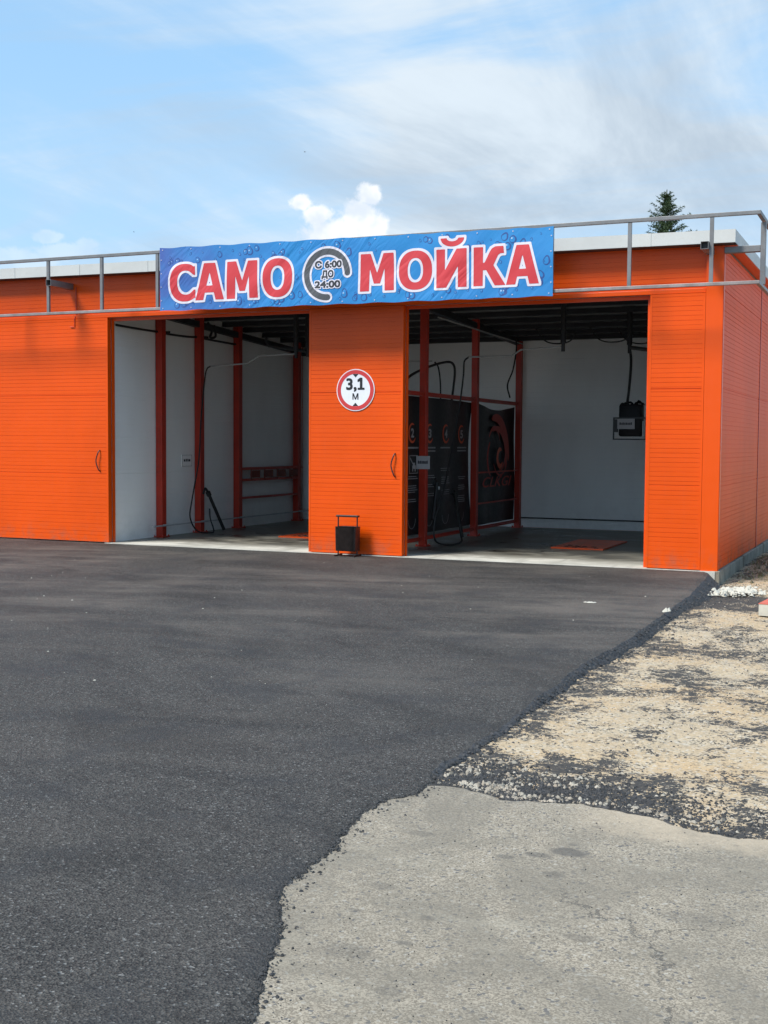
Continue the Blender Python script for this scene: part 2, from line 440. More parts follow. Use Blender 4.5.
def ribbed(u0, u1, v0, v1, fn, thick=.05, pitch=.058, groove=.0062, depth=.0036, joints=(), border=0.0, jd=.008, jw=.014):
    """Ribbed sandwich panel: profile in v, extruded along u. fn(u, v, w) -> world, w = outward."""
    cuts = []
    v = math.ceil((v0 + .02) / pitch) * pitch
    while v < v1 - .02:
        if all(abs(v - j) > pitch * .35 for j in joints): cuts.append((v, groove, depth))
        v += pitch
    for j in joints:
        if v0 + .03 < j < v1 - .03: cuts.append((j, jw, jd))
    rgq = random.Random(int(v0 * 100 + u0 * 7))
    cuts = [(c, w, d * (rgq.uniform(.5, 1.2) if d < .01 else 1)) for c, w, d in cuts]
    cuts.sort()
    prof = [(v0, 0)]
    for c, w, d in cuts: prof += [(c - w / 2, 0), (c - w * .36, -d), (c + w * .36, -d), (c + w / 2, 0)]
    prof.append((v1, 0))
    mb = MB(); n = len(prof)
    b = border
    ua, ub = u0 + b, u1 - b
    vs = [fn(ua, q[0], q[1]) for q in prof] + [fn(ub, q[0], q[1]) for q in prof]
    fs = [(i, i + 1, n + i + 1, n + i) for i in range(n - 1)]
    mb.add(vs, fs)
    # backing box just behind the deepest groove (closed core)
    c8 = [fn(u, q, w) for u in (u0, u1) for q in (v0, v1) for w in (-thick, -.0155 if not b else -.0155)]
    mb.add(c8, [(0, 1, 3, 2), (4, 6, 7, 5), (0, 4, 5, 1), (2, 3, 7, 6), (0, 2, 6, 4), (1, 5, 7, 3)])
    # end caps between profile and backing
    for side, uu in ((0, ua), (1, ub)):
        caps = [fn(uu, q[0], q[1]) for q in prof] + [fn(uu, v1, -.0155), fn(uu, v0, -.0155)]
        mb.add(caps, [tuple(range(len(caps))) if side else tuple(range(len(caps)))[::-1]])
    for vv in (v0, v1):
        mb.add([fn(ua, vv, 0), fn(ub, vv, 0), fn(ub, vv, -.0155), fn(ua, vv, -.0155)], [(0, 1, 2, 3)])
    if b:
        def strip(a0, a1, q0, q1):
            c = [fn(u, q, w) for u in (a0, a1) for q in (q0, q1) for w in (-.0150, .003)]
            mb.add(c, [(0, 1, 3, 2), (4, 6, 7, 5), (0, 4, 5, 1), (2, 3, 7, 6), (0, 2, 6, 4), (1, 5, 7, 3)])
        strip(u0, u0 + b, v0, v1); strip(u1 - b, u1, v0, v1)
    return mb
front = lambda y: (lambda u, v, w: (u, y - w, v))
sidef = lambda x: (lambda u, v, w: (x + w, u, v))
invx = lambda x: (lambda u, v, w: (x + w, u, v))        # interior wall facing +x
backf = lambda y: (lambda u, v, w: (u, y - w, v))

def text_mesh(s, cap_h, width, cx, z0, y, depth, offset=0.0, shear=0.0, slices=None, hfn=None, fit=None):
    """Text fitted: cap height cap_h above baseline z0, horizontally centred on cx with total width (of offset-0 outline)."""
    def mk(txt, off, ext=0.0):
        cu = bpy.data.curves.new('t', 'FONT'); cu.body = txt; cu.size = 1; cu.offset = off; cu.extrude = ext
        cu.resolution_u = 6; cu.shear = shear; cu.fill_mode = 'BOTH'
        ob = bpy.data.objects.new('t', cu); COL.objects.link(ob)
        bpy.context.view_layer.update()
        me = bpy.data.meshes.new_from_object(ob.evaluated_get(bpy.context.evaluated_depsgraph_get()))
        bpy.data.objects.remove(ob); bpy.data.curves.remove(cu); return me
    ref = mk('М' if any(ord(ch) > 1000 for ch in s) else 'H', 0); ch = max(v.co.y for v in ref.vertices)
    full = mk(s, 0); xs = [v.co.x for v in full.vertices]; w0, w1 = min(xs), max(xs)
    sz = cap_h / ch; sx = width / (w1 - w0)
    me = mk(s, offset / sz if offset else 0, depth / 2)
    for v in me.vertices:
        X = cx + (v.co.x - (w0 + w1) / 2) * sx; Z = z0 + v.co.y * sz; Y = y - v.co.z
        v.co = (X, Y, Z)
    if slices:
        bm = bmesh.new(); bm.from_mesh(me)
        for ax, vals in slices.items():
            nrm = Vector((1, 0, 0)) if ax == 'x' else Vector((0, 0, 1))
            for q in vals:
                bmesh.ops.bisect_plane(bm, geom=bm.verts[:] + bm.edges[:] + bm.faces[:], plane_co=nrm * q, plane_no=nrm)
        bm.to_mesh(me); bm.free()
    if hfn:
        for v in me.vertices: v.co.y += hfn(v.co.x, v.co.z)
    return me

import numpy as np
def glyph_segs(s, cap_h, width, cx, z0, shear=0.0):
    cu = bpy.data.curves.new('t', 'FONT'); cu.body = s; cu.size = 1; cu.resolution_u = 8; cu.shear = shear
    ob = bpy.data.objects.new('t', cu); COL.objects.link(ob); bpy.context.view_layer.update()
    me = bpy.data.meshes.new_from_object(ob.evaluated_get(bpy.context.evaluated_depsgraph_get()))
    cu.body = 'М'; bpy.context.view_layer.update()
    rf = bpy.data.meshes.new_from_object(ob.evaluated_get(bpy.context.evaluated_depsgraph_get()))
    ch = max(v.co.y for v in rf.vertices); bpy.data.objects.remove(ob)
    cnt = {}
    for p in me.polygons:
        for e in p.edge_keys: cnt[e] = cnt.get(e, 0) + 1
    V = me.vertices; segs = [(V[a].co.x, V[a].co.y, V[b].co.x, V[b].co.y) for (a, b), c in cnt.items() if c == 1]
    A = np.array(segs); w0 = min(A[:, 0].min(), A[:, 2].min()); w1 = max(A[:, 0].max(), A[:, 2].max())
    sx = width / (w1 - w0); sz = cap_h / ch
    A[:, [0, 2]] = cx + (A[:, [0, 2]] - (w0 + w1) / 2) * sx; A[:, [1, 3]] = z0 + A[:, [1, 3]] * sz
    return A
def box_segs(x0, x1, z0, z1): return np.array([(x0, z0, x1, z0), (x1, z0, x1, z1), (x1, z1, x0, z1), (x0, z1, x0, z0)])
def sdf_mesh(parts, iso, grid, y, hfn=None, thick=0.0):
    """parts: list of contour arrays; the solid is their union grown by iso"""
    allA = np.concatenate(parts); m_ = iso + grid * 2
    x0, x1 = min(allA[:, 0].min(), allA[:, 2].min()) - m_, max(allA[:, 0].max(), allA[:, 2].max()) + m_
    z0, z1 = min(allA[:, 1].min(), allA[:, 3].min()) - m_, max(allA[:, 1].max(), allA[:, 3].max()) + m_
    X = np.arange(x0, x1 + grid, grid); Z = np.arange(z0, z1 + grid, grid); GX, GZ = np.meshgrid(X, Z)
    best = np.full(GX.shape, -1e9)
    for A in parts:
        d2 = np.full(GX.shape, 1e9); ins = np.zeros(GX.shape, bool)
        for ax, az, bx, bz in A:
            dx, dz = bx - ax, bz - az; L = dx * dx + dz * dz + 1e-12
            t = np.clip(((GX - ax) * dx + (GZ - az) * dz) / L, 0, 1)
            ex, ez = (GX - ax - t * dx) ** 2, (GZ - az - t * dz) ** 2
            d2 = np.minimum(d2, np.sqrt(ex * ex + ez * ez))
            c = (az > GZ) != (bz > GZ)
            if abs(dz) > 1e-12: ins ^= c & (GX < ax + (GZ - az) * dx / dz)
        d = np.sqrt(d2); best = np.maximum(best, np.where(ins, d, -d))
    F_ = best + iso
    vs = []; fs = []; idx = {}
    def vid(x, z):
        k = (round(x * 2e4), round(z * 2e4))
        if k not in idx: idx[k] = len(vs); vs.append((x, y + (hfn(x, z) if hfn else 0), z))
        return idx[k]
    nz, nx = F_.shape
    for j in range(nz - 1):
        for i in range(nx - 1):
            q = [(X[i], Z[j], F_[j, i]), (X[i + 1], Z[j], F_[j, i + 1]), (X[i + 1], Z[j + 1], F_[j + 1, i + 1]), (X[i], Z[j + 1], F_[j + 1, i])]
            if all(v[2] <= 0 for v in q): continue
            out = []
            for a in range(4):
                p_, n_ = q[a], q[(a + 1) % 4]
                if p_[2] > 0: out.append(vid(p_[0], p_[1]))
                if (p_[2] > 0) != (n_[2] > 0):
                    t = p_[2] / (p_[2] - n_[2]); out.append(vid(p_[0] + (n_[0] - p_[0]) * t, p_[1] + (n_[1] - p_[1]) * t))
            o2 = []
            for v in out:
                if not o2 or v != o2[-1]: o2.append(v)
            if len(o2) > 1 and o2[0] == o2[-1]: o2.pop()
            if len(o2) >= 3: fs.append(tuple(o2))
    mb = MB(); mb.add(vs, fs); return mb

# ------------------------------------------------------------------ SETTING
def lerp_tab(tab, q):
    if q <= tab[0][0]: return tab[0][1]
    for (a, va), (b_, vb) in zip(tab, tab[1:]):
        if q <= b_: return va + (vb - va) * (q - a) / (b_ - a)
    return tab[-1][1]
EDGE = [(-40, 3.0), (-16, 1.3), (-13.5, .78), (-12.75, .60), (-12.47, .572), (-12.28, .495), (-12.12, .445), (-11.91, .365), (-11.73, .274),
        (-11.52, .187), (-11.34, .165), (-11.07, .135), (-10.75, .09), (-10.4, .071), (-10.24, .149), (-9.79, .12), (-9.5, .13),
        (-8.8, .13), (-7.9, .09), (-6.75, .06), (-5.7, .11), (-3.5, .09), (-2.4, .07), (-.63, -.03), (-.05, -.10), (.12, -.12)]
def sstep(a, b, x):
    t = max(0, min(1, (x - a) / (b - a))); return t * t * (3 - 2 * t)
def edge_x(y):
    n = noise.noise(Vector((y * 2.3, 0, 3))) * .035 + noise.noise(Vector((y * 9, 5, 3))) * .016 + noise.noise(Vector((y * 34, 9, 3))) * (.009 if y > -10 else .02)
    k = 1.0 if y < -9 else .8
    return lerp_tab(EDGE, y) + n * k
def ground_h(x, y):
    h = -.16 + sstep(-.8, -3.6, y) * .09 + sstep(-5, -9.6, y) * .045
    if y > -.2 and x > -.2: h += 0
    # earth heaped against the side wall
    m1 = .34 * math.exp(-(((x - .85) / .38) ** 2 + ((y - 2.3) / 1.1) ** 2))
    m2 = .22 * math.exp(-(((x - .95) / .5) ** 2 + ((y - 4.2) / 1.6) ** 2))
    m3 = .06 * math.exp(-(((x - .30) / .25) ** 2 + ((y - 3.0) / 1.8) ** 2))
    far = 1 if (x > -.3) else 0
    h += (m1 + m2 + m3) * far
    if x > -.4 and y < 9 and x < 9:
        a = 1 if y > -9.8 else .25
        h += a * (.016 * noise.noise(Vector((x * 2.2, y * 2.2, 0))) + .009 * noise.noise(Vector((x * 7, y * 7, 2))) + .006 * noise.noise(Vector((x * 19, y * 19, 4))))
        if m1 + m2 > .03: h += .05 * noise.noise(Vector((x * 9, y * 9, 8))) + .03 * noise.noise(Vector((x * 25, y * 25, 8)))
    h = min(h, -.022 if y > -20 and x < 12 and y < -9 else 9)
    return h
def coords(lo, hi, fine, far):
    c = [lo + i * fine for i in range(int((hi - lo) / fine) + 1)]
    st = fine; q = hi; out = []
    while q < far: st *= 1.45; q += st; out.append(min(q, far + 1))
    st = fine; q = lo; left = []
    while q > -far: st *= 1.45; q -= st; left.append(q)
    return left[::-1] + c + out
gx = coords(-.3, 2.6, .035, 900); gy = coords(-11, 5, .035, 900)
gm = MB(); nx, ny = len(gx), len(gy)
gm.v = [(x, y, ground_h(x, y)) for y in gy for x in gx]
gm.f = [(j * nx + i, j * nx + i + 1, (j + 1) * nx + i + 1, (j + 1) * nx + i) for j in range(ny - 1) for i in range(nx - 1)]
g = gm.build('ground', M['sand'], smooth=True)
struct(g, 'sandy beige ground with scattered asphalt crumbs beside the lot', 'ground')

# asphalt lot
ym = []
y = -13.4
while y < .12: ym.append(y); y += .018
ym = [-40, -30, -24, -19, -16, -14.6] + ym + [.12]
am = MB(); rows = []
xsl = [-60, -30, -18, -12, -8, -5, -3, -1.5, -.5]
for y in ym:
    e = edge_x(y); row = [(x, y, 0) for x in xsl]
    drop = ground_h(e + .1, y) if y > -10.0 else -.020
    thin = abs(drop)
    w = .03 + thin * .75
    jn = noise.noise(Vector((y * 13, 1, 1))) * .02; j2 = noise.noise(Vector((y * 21, 7, 1))) * .03
    row += [(e - .05, y, 0), (e, y, -.004 - thin * .06), (e + w * .35 + jn * .6, y, -thin * .42), (e + w * .8 + j2 * .7, y, -thin * .85), (e + w * 1.25 + j2, y, drop - .035)]
    rows.append(row)
n = len(rows[0])
for r_ in rows: am.v += r_
am.f = [(j * n + i, j * n + i + 1, (j + 1) * n + i + 1, (j + 1) * n + i) for j in range(len(rows) - 1) for i in range(n - 1)]
a = am.build('asphalt_lot', M['asphalt'])
a.data.materials.append(M['crumb'])
for p_ in a.data.polygons:
    if p_.center.y > -9.9 and p_.center.x > edge_x(p_.center.y) + .001 and p_.center.x > -.5: p_.material_index = 1
struct(a, 'fresh dark grey asphalt lot with a ragged edge', 'asphalt')

# old paving in the foreground
def old_y(x):
    tab = [(-.5, -10.12), (.07, -10.12), (.224, -10.05), (.366, -10.05), (.56, -10.14), (.886, -10.06), (1.083, -10.1), (1.211, -10.12), (1.412, -10.25), (1.69, -10.22), (3, -10.6), (8, -11)]
    return lerp_tab(tab, x) + .045 * noise.noise(Vector((x * 6, 4, 4))) + .022 * noise.noise(Vector((x * 25, 4, 4)))
om = MB(); xs = [-.5 + i * .02 for i in range(160)] + [3, 4, 5.5, 8, 14, 30]
ol = []
for x in xs:
    y0 = old_y(x)
    def oz(yy): return -.013 + .003 * noise.noise(Vector((x * 3, yy * 3, 1)))
    ys_ = [y0 + .035, y0, y0 - .03, y0 - .4, y0 - .9, y0 - 1.4, y0 - 1.9, y0 - 2.5, -14, -20, -40]
    zs_ = [-.06, -.022, -.013] + [-.013] * 8
    ol.append([(x, a_, b_) for a_, b_ in zip(ys_, zs_)])
n = len(ol[0])
for r_ in ol: om.v += r_
om.f = [(j * n + i, (j + 1) * n + i, (j + 1) * n + i + 1, j * n + i + 1) for j in range(len(ol) - 1) for i in range(n - 1)]
struct(om.build('old_pavement', M['oldpave'], smooth=False), 'pale worn cracked pavement in the foreground', 'pavement')

# bay floor
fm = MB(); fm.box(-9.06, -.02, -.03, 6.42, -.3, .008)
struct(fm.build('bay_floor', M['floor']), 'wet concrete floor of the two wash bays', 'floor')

# loose chunks
def chunk(mb, c, s, rg, flat=.65):
    """irregular 8-vertex stone"""
    vs = []
    rz = rg.random() * 6.28; ca, sa = math.cos(rz), math.sin(rz)
    sx, sy, sz = s * rg.uniform(.7, 1.25), s * rg.uniform(.6, 1.0), s * flat * rg.uniform(.7, 1.2)
    for (a_, b_, c_) in ((-1, -.4, -.4), (-.3, -1, -.3), (.9, -.6, -.4), (1, .5, -.2), (.1, 1, -.4), (-.8, .6, -.3), (-.4, -.2, .8), (.45, .1, 1.0)):
        q = (a_ * rg.uniform(.75, 1.1) * sx / 2, b_ * rg.uniform(.75, 1.1) * sy / 2, c_ * rg.uniform(.8, 1.1) * sz / 2)
        vs.append((c[0] + q[0] * ca - q[1] * sa, c[1] + q[0] * sa + q[1] * ca, c[2] + q[2]))
    mb.add(vs, [(0, 1, 6), (1, 2, 7), (1, 7, 6), (2, 3, 7), (3, 4, 7), (4, 5, 6), (4, 6, 7), (5, 0, 6), (0, 5, 4, 3, 2, 1)])
rg = random.Random(3)
pb = MB(); cr = MB()
def top_z(x, y):
    if y < old_y(x): return -.013
    return ground_h(x, y)
for i in range(1200):      # pale gravel band
    x = .1 + abs(rg.gauss(0, 1)) * .55 + rg.random() * .25; 
    yb = old_y(x)
    y = yb + .02 + abs(rg.gauss(0, .22)) * (1.25 - min(x, 1.5) * .35)
    if x > 2.3 or x < edge_x(y) + .03: continue
    if noise.noise(Vector((x * 3.5, y * 5, 7))) < -.05 + rg.uniform(-.15, .15): continue
    s = rg.choice((.010, .014, .018, .022, .030)) * rg.uniform(.8, 1.15)
    chunk(pb, (x, y, top_z(x, y) + s * .18), s, rg)
for i in range(900):       # few pale stones over the sand
    x = rg.uniform(.12, 3.2); y = rg.uniform(-9.8, 1)
    if x < edge_x(y) + .05: continue
    s = rg.uniform(.008, .026); chunk(pb, (x, y, ground_h(x, y) + s * .15), s, rg)
for i in range(90):       # and on the paving and the lot
    x = rg.uniform(.3, 2.2); y = rg.uniform(-12.8, -10.3)
    s = rg.uniform(.003, .009); chunk(pb, (x, y, -.011), s, rg)
tag(pb.build('gravel', M['pebble']), 'pale crushed stone strewn between the sand and the old pavement', 'gravel', kind='stuff')
for i in range(2600):      # crumbs along the lot edge
    y = rg.uniform(-13, -.2)
    e = edge_x(y); thin = abs(ground_h(e + .1, y)) if y > -10 else .01
    x = e + abs(rg.gauss(0, 1)) * (.05 + thin * .8) - .01
    s = rg.choice((.006, .009, .012, .018, .026)) * rg.uniform(.8, 1.2)
    if y < -10: s *= .55
    z = top_z(x, y) + max(0, (thin * (1 - (x - e) / (.05 + thin))) if x > e else 0) * .8
    chunk(cr, (x, y, min(z, 0) + s * .12), s, rg)
for i in range(6500):      # dark crumbs in the gravel band
    x = .1 + abs(rg.gauss(0, 1)) * .7 + rg.random() * .2; y = old_y(x) + .01 + abs(rg.gauss(0, .22))
    if x > 2.6 or x < edge_x(y): continue
    s = rg.uniform(.006, .02); chunk(cr, (x, y, top_z(x, y) + s * .15), s, rg)
for i in range(2600):      # broken lip over the pale paving
    y = rg.uniform(-13.2, -10.1); e = edge_x(y)
    if noise.noise(Vector((y * 7, 3, 3))) < rg.uniform(-.5, .5): continue
    x = e + abs(rg.gauss(0, .022)) - .012
    s = rg.uniform(.004, .012); chunk(cr, (x, y, -.008 + s * .2), s, rg)
for i in range(7000):      # scattered over the sand
    x = rg.uniform(.12, 3.4); y = rg.uniform(-9.6, .5)
    if x < edge_x(y) + .03: continue
    q = noise.noise(Vector((x * 1.6, y * 2.8, 7)))
    near = sstep(-4.2, -2.0, y) * .5
    if rg.random() > .22 + max(0, q) * 1.3 + near: continue
    s = rg.uniform(.006, .020 if y > -6 else .015); chunk(cr, (x, y, ground_h(x, y) + s * .15), s, rg)
for i in range(330):       # specks on the pale paving
    x = .5 + abs(rg.gauss(0, .6)); y = rg.uniform(-12.9, -10.2)
    if x < edge_x(y): continue
    s = rg.uniform(.003, .008); chunk(cr, (x, y, -.012 + s * .1), s, rg)
tag(cr.build('asphalt_crumbs', M['crumb']), 'loose black asphalt crumbs along the edge of the lot', 'rubble', kind='stuff')
# clods on the heap
sm_ = MB()
for i in range(900):
    x = rg.uniform(.15, 1.7); y = rg.uniform(.2, 6)
    s = rg.uniform(.02, .10); 
    if rg.random() < .5: s *= .5
    chunk(sm_, (x, y, ground_h(x, y) + s * .1), s, rg)
tag(sm_.build('soil_clods', M['soil']), 'dry soil clods heaped against the side wall base', 'soil', kind='stuff')
# tufts of dry grass on the heap
tf = MB()
for i in range(1500):
    x = rg.gauss(.62, .28); y = rg.uniform(.6, 4.2)
    if x < .12: continue
    z = ground_h(x, y); a_ = rg.random() * 6.28; L = rg.uniform(.03, .10); w = .0035
    dx, dy = math.cos(a_), math.sin(a_)
    tf.add([(x - dy * w, y + dx * w, z - .005), (x + dy * w, y - dx * w, z - .005), (x + dx * L * .45, y + dy * L * .45, z + L)], [(0, 1, 2)])
gm_, t, b = mat('dry_grass', (.17, .17, .06), .8)
tag(tf.build('dry_grass', gm_), 'short dry grass on the soil by the side wall', 'grass', kind='stuff')

# ------------------------------------------------------------------ BUILDING
B = thing('car_wash_building', 'long orange ribbed-metal self-service car wash with two open bays', 'building', (-5, 3, 0))
JT = (1.05, 2.24, 3.43)
def gate(x0, x1, hx=None, name='gate', lab=None):
    g = ribbed(x0, x1, .018, 3.40, front(0), .08, joints=JT[:2], border=.028 ).build(name, M['orange'], B, label=lab)
    if hx:
        h = MB(); z0, z1 = 1.09, 1.41
        h.tube(smooth_path([(hx, -.003, z0), (hx - .012, -.035, z0 + .035), (hx - .045, -.045, (z0 + z1) / 2), (hx - .012, -.035, z1 - .035), (hx, -.003, z1)], 6), .009, 8)
        h.build('handle', M['dark'], g, smooth=True)
    return g
gate(-13.0, -9.0, -9.15, lab='wide closed leaf left of the left bay')
gate(-5.60, -4.18, -4.285, lab='leaf between the two bays')
ribbed(-.874, -.204, .018, 3.40, front(0), .08, joints=JT[:2], border=.028).build('facade_panel', M['orange'], B)
ribbed(-14.5, -13.02, .018, 3.40, front(.02), .08, joints=JT[:2], border=.028).build('facade_panel', M['orange'], B)
# corner trim, wraps the corner
c = MB(); c.box(-.200, .006, -.010, .10, .0, 3.955, .004); c.build('corner_trim', M['orange_trim'], B)
c = MB(); c.box(.0065, .012, .000, .05, .0, 3.95); c.build('corner_trim', M['orange_trim'], B)
# upper band
ribbed(-14.5, -.205, 3.46, 4.10, front(.045), .06, joints=()).build('fascia_band', M['orange'], B)
c = MB(); c.box(-14.5, -.205, .012, .09, 3.405, 3.458, .003); c.build('gate_rail_cover', M['orange_trim'], B)
# door frames
for x0, x1 in ((-9.06, -5.5), (-4.26, -.80)):
    f = MB()
    a0 = -9.0 if x0 < -8 else -4.18
    f.box(a0, a0 + .034 if x0 < -8 else a0 + .028, .095, .125, .0, 3.38)
    f.box(x1 - .12, x1 - .02, .095, .125, .0, 3.38)
    f.box(a0, x1 - .02, .0955, .125, 3.355, 3.40)
    f.build('door_frame', M['orange_trim'], B)
# inner front walls
w = MB(); w.box(-14.4, -9.025, .127, .19, 0, 3.86); w.box(-5.62, -4.19, .11, .19, 0, 3.40); w.box(-.9, -.02, .11, .19, 0, 3.40); w.box(-9.0, -.02, .12, .2, 3.405, 3.9)
w.build('front_wall_lining', M['panel'], B)
# side wall
rbs = ribbed(.012, 3.90, .018, 3.93, sidef(0), .08, joints=JT, pitch=.058, depth=.0045, groove=.008).build('side_wall', M['orange_shade_lift'], B)
ribbed(3.955, 6.56, .018, 3.93, sidef(0), .08, joints=JT, pitch=.058, depth=.0045, groove=.008).build('side_wall', M['orange_shade_lift'], B)
c = MB(); c.box(-.03, .008, 3.902, 3.953, .01, 3.93, .003); c.build('seam_trim', M['red'], B)
# interior linings
pl = dict(pitch=.1, groove=.012, depth=.0018, joints=(1.05, 2.24), jw=.014, jd=.009)
ribbed(.2, 6.4, .0, 3.84, invx(-9.03), .08, **pl).build('interior_wall', M['panel'], B)
ribbed(-9.02, -.09, .012, 3.6, backf(6.4), .08, **pl).build('back_wall', M['panel'], B)
w = MB(); w.box(-.20, -.09, .2, 6.40, 0, 3.8); w.build('interior_wall', M['panel'], B)
w = MB(); w.box(-14.5, -.0, 6.485, 6.56, 0, 3.95); w.build('rear_cladding', M['orange_shade_lift'], B)
w = MB(); w.box(-14.56, -14.505, .05, 6.56, 0, 3.95); w.build('end_wall', M['orange_shade_lift'], B)
# foundation
f = MB()
yy_ = -.02
i = 0
while yy_ < 6.6:
    L = [1.2, 1.15, 1.22][i % 3]
    f.box(-.09, .035 - .01 * (i % 2), yy_, min(yy_ + L - .012, 6.62), -.75, .012 - .012 * (i % 2), .01); yy_ += L; i += 1
f.box(-.4, -.10, -.012, .10, -.7, -.002)
f.build('foundation', M['found'], B)
# roof
r = MB()
x0, x1, y0, y1 = -14.7, .15, -.15, 6.75
def rz(x): return 3.965 + (-x) * .0075
vs = []
for zoff in (0, .155):
    for x, y in ((x0, y0), (x1, y0), (x1, y1), (x0, y1)): vs.append((x, y, rz(x) + zoff))
r.add(vs, [(0, 1, 5, 4), (1, 2, 6, 5), (2, 3, 7, 6), (3, 0, 4, 7), (4, 5, 6, 7), (0, 3, 2, 1)])
roof = r.build('roof', M['coping'], B)
s = MB()
def soff(xa, xb, ya, yb):
    s.add([(xa, ya, rz(xa) - .006), (xb, ya, rz(xb) - .006), (xb, yb, rz(xb) - .006), (xa, yb, rz(xa) - .006), (xa, ya, rz(xa) - .002), (xb, ya, rz(xb) - .002), (xb, yb, rz(xb) - .002), (xa, yb, rz(xa) - .002)],
          [(0, 3, 2, 1), (4, 5, 6, 7), (0, 1, 5, 4), (1, 2, 6, 5), (2, 3, 7, 6), (3, 0, 4, 7)])
soff(.0, x1 - .004, .042, y1)
s.build('soffit', M['orange_trim'], roof)
s = MB(); soff(x0, x1 - .004, y0 + .004, .04); s.build('soffit', worn('soffit_shade', (.07, .045, .04), .6, 0, .2, 6), roof)  # front soffit coloured dark brown to carry the shade under the overhang
# coping joints
for k in range(11):
    x = -.9 - k * 1.22; j = MB()
    j.box(x, x + .05, -.1545, -.146, rz(x) - .002, rz(x) + .157)
    j.build('coping_joint', M['coping'], roof)
# ceiling and purlins
cz = lambda y: 3.82 - .050 * y
c = MB(); c.add([(-9.03, .2, cz(.2)), (-.1, .2, cz(.2)), (-.1, 6.4, cz(6.4)), (-9.03, 6.4, cz(6.4))] + [(-9.03, .2, cz(.2) + .04), (-.1, .2, cz(.2) + .04), (-.1, 6.4, cz(6.4) + .04), (-9.03, 6.4, cz(6.4) + .04)],
       [(0, 3, 2, 1), (4, 5, 6, 7), (0, 1, 5, 4), (1, 2, 6, 5), (2, 3, 7, 6), (3, 0, 4, 7)])
c.build('ceiling', M['ceiling'], B)
for k in range(9):
    y = .5 + k * .71
    q = MB(); q.box(-9.02, -.21, y, y + .07, cz(y) - .09, cz(y) - .012); q.box(-9.02, -.21, y + .07, y + .1, cz(y) - .09, cz(y) - .078)
    q.build('purlin', M['purlin'], B)
for x in (-8.95, -4.55, -.3):
    q = MB(); q.bar((x, .25, cz(.25) - .17), (x, 6.38, cz(6.38) - .10 - (.10 if x < -8 else 0)), .09, .10); q.build('rafter', M['purlin'], B)
q = MB(); q.tube([(-4.45, 2.0, 3.44), (-4.45, 6.3, 3.37)], .012); q.build('brace', M['steel'], B)
# columns
def column(x, y, m=M['red'], w=.15, zt=None):
    q = MB(); q.box(x - w / 2, x + w / 2, y - w / 2, y + w / 2, .02, zt or cz(y) - .02, .006)
    o = q.build('column', m, B)
    f = MB(); f.box(x - w * .85, x + w * .85, y - w * .85, y + w * .85, .009, .022)
    for sx in (-1, 1):
        for sy in (-1, 1): f.tube([(x + sx * w * .68, y + sy * w * .68, .02), (x + sx * w * .68, y + sy * w * .68, .045)], .012, 6)
    f.build('base_plate', m, o)
for y in (1.34, 2.49, 3.77, 6.05): column(-8.955, y, w=.12)
PX = -4.55
for x, y in ((PX, 1.70), (PX, 4.0), (-4.51, 6.31)): column(x, y, M['red'], .105)
for ya, yb in ((.25, 1.645), (1.755, 3.945), (4.055, 6.255)):
    for z0, z1 in ((2.25, 2.31), (.10, .15)):
        fr = MB(); fr.box(PX - .028, PX + .028, ya, yb, z0, z1); fr.build('partition_rail', M['red'], B)
# mat racks: red frames with clips
def mat_rack(x, ya, yb, s, lab, zs=((1.04, 1.09), (.84, .885), (.52, .56))):
    R_ = thing('mat_rack', lab, 'rack', (x, (ya + yb) / 2, .5))
    f = MB()
    for z0, z1 in zs: f.box(x - .02, x + .02, ya, yb, z0, z1)
    f.build('rack_rail', M['red'], R_)
    n = 4
    for k in range(n):
        y = ya + .28 + k * (yb - ya - .4) / (n - .5)
        c = MB(); c.box(x + s * .021, x + s * .035, y, y + .34, .90, 1.03, .003); c.tube([(x + s * .04, y, .86), (x + s * .055, y - .04, .95), (x + s * .04, y, 1.05)], .012, 6)
        c.build('mat_clip', M['rusty'], R_)
mat_rack(-8.92, 3.84, 5.98, 1, 'red steel mat rack with clips on the grey wall of the left bay')
for z0 in (.53, 1.05):
    fr = MB(); fr.box(PX + .03, PX + .055, 4.055, 6.255, z0, z0 + .025); fr.build('partition_rail', M['red'], B)
# water pipe low on walls
wp = MB(); wp.tube([(-8.84, .95, .20), (-8.84, 6.33, .20), (-8.5, 6.33, .20), (-4.66, 6.33, .18)], .012, 8)
for y in (1.34, 2.49, 3.77, 6.05): wp.box(-8.866, -8.835, y - .08, y + .08, .185, .215)
tag(wp.build('water_pipe', M['zincpipe'], smooth=True), 'thin pale pipe running low along the left bay wall', 'pipe')
wp = MB(); wp.tube([(-4.46, 6.36, .19), (-.3, 6.36, .19)], .011, 8)
tag(wp.build('water_pipe', M['dark'], smooth=True), 'thin dark pipe low across the back wall of the right bay', 'pipe')
# black cable along left wall
cb = MB(); cb.tube(smooth_path([(-8.99, .2, 3.31), (-8.985, .8, 3.30), (-8.97, 1.36, 3.30), (-8.84, 1.42, 3.30), (-8.97, 1.5, 3.29), (-8.975, 2.1, 3.29), (-8.97, 2.5, 3.31), (-8.84, 2.57, 3.31), (-8.97, 2.7, 3.30), (-8.97, 3.77, 3.28)], 6), .018, 8)
cb.tube(smooth_path([(-8.93, 2.72, 3.58), (-8.9, 2.80, 3.45), (-8.92, 2.78, 3.33), (-8.90, 2.92, 3.36), (-8.92, 2.90, 3.55)], 6), .020, 8)
tag(cb.build('black_cable', M['black_rubber'], smooth=True), 'black cable sagging along the top of the left bay wall', 'cable')

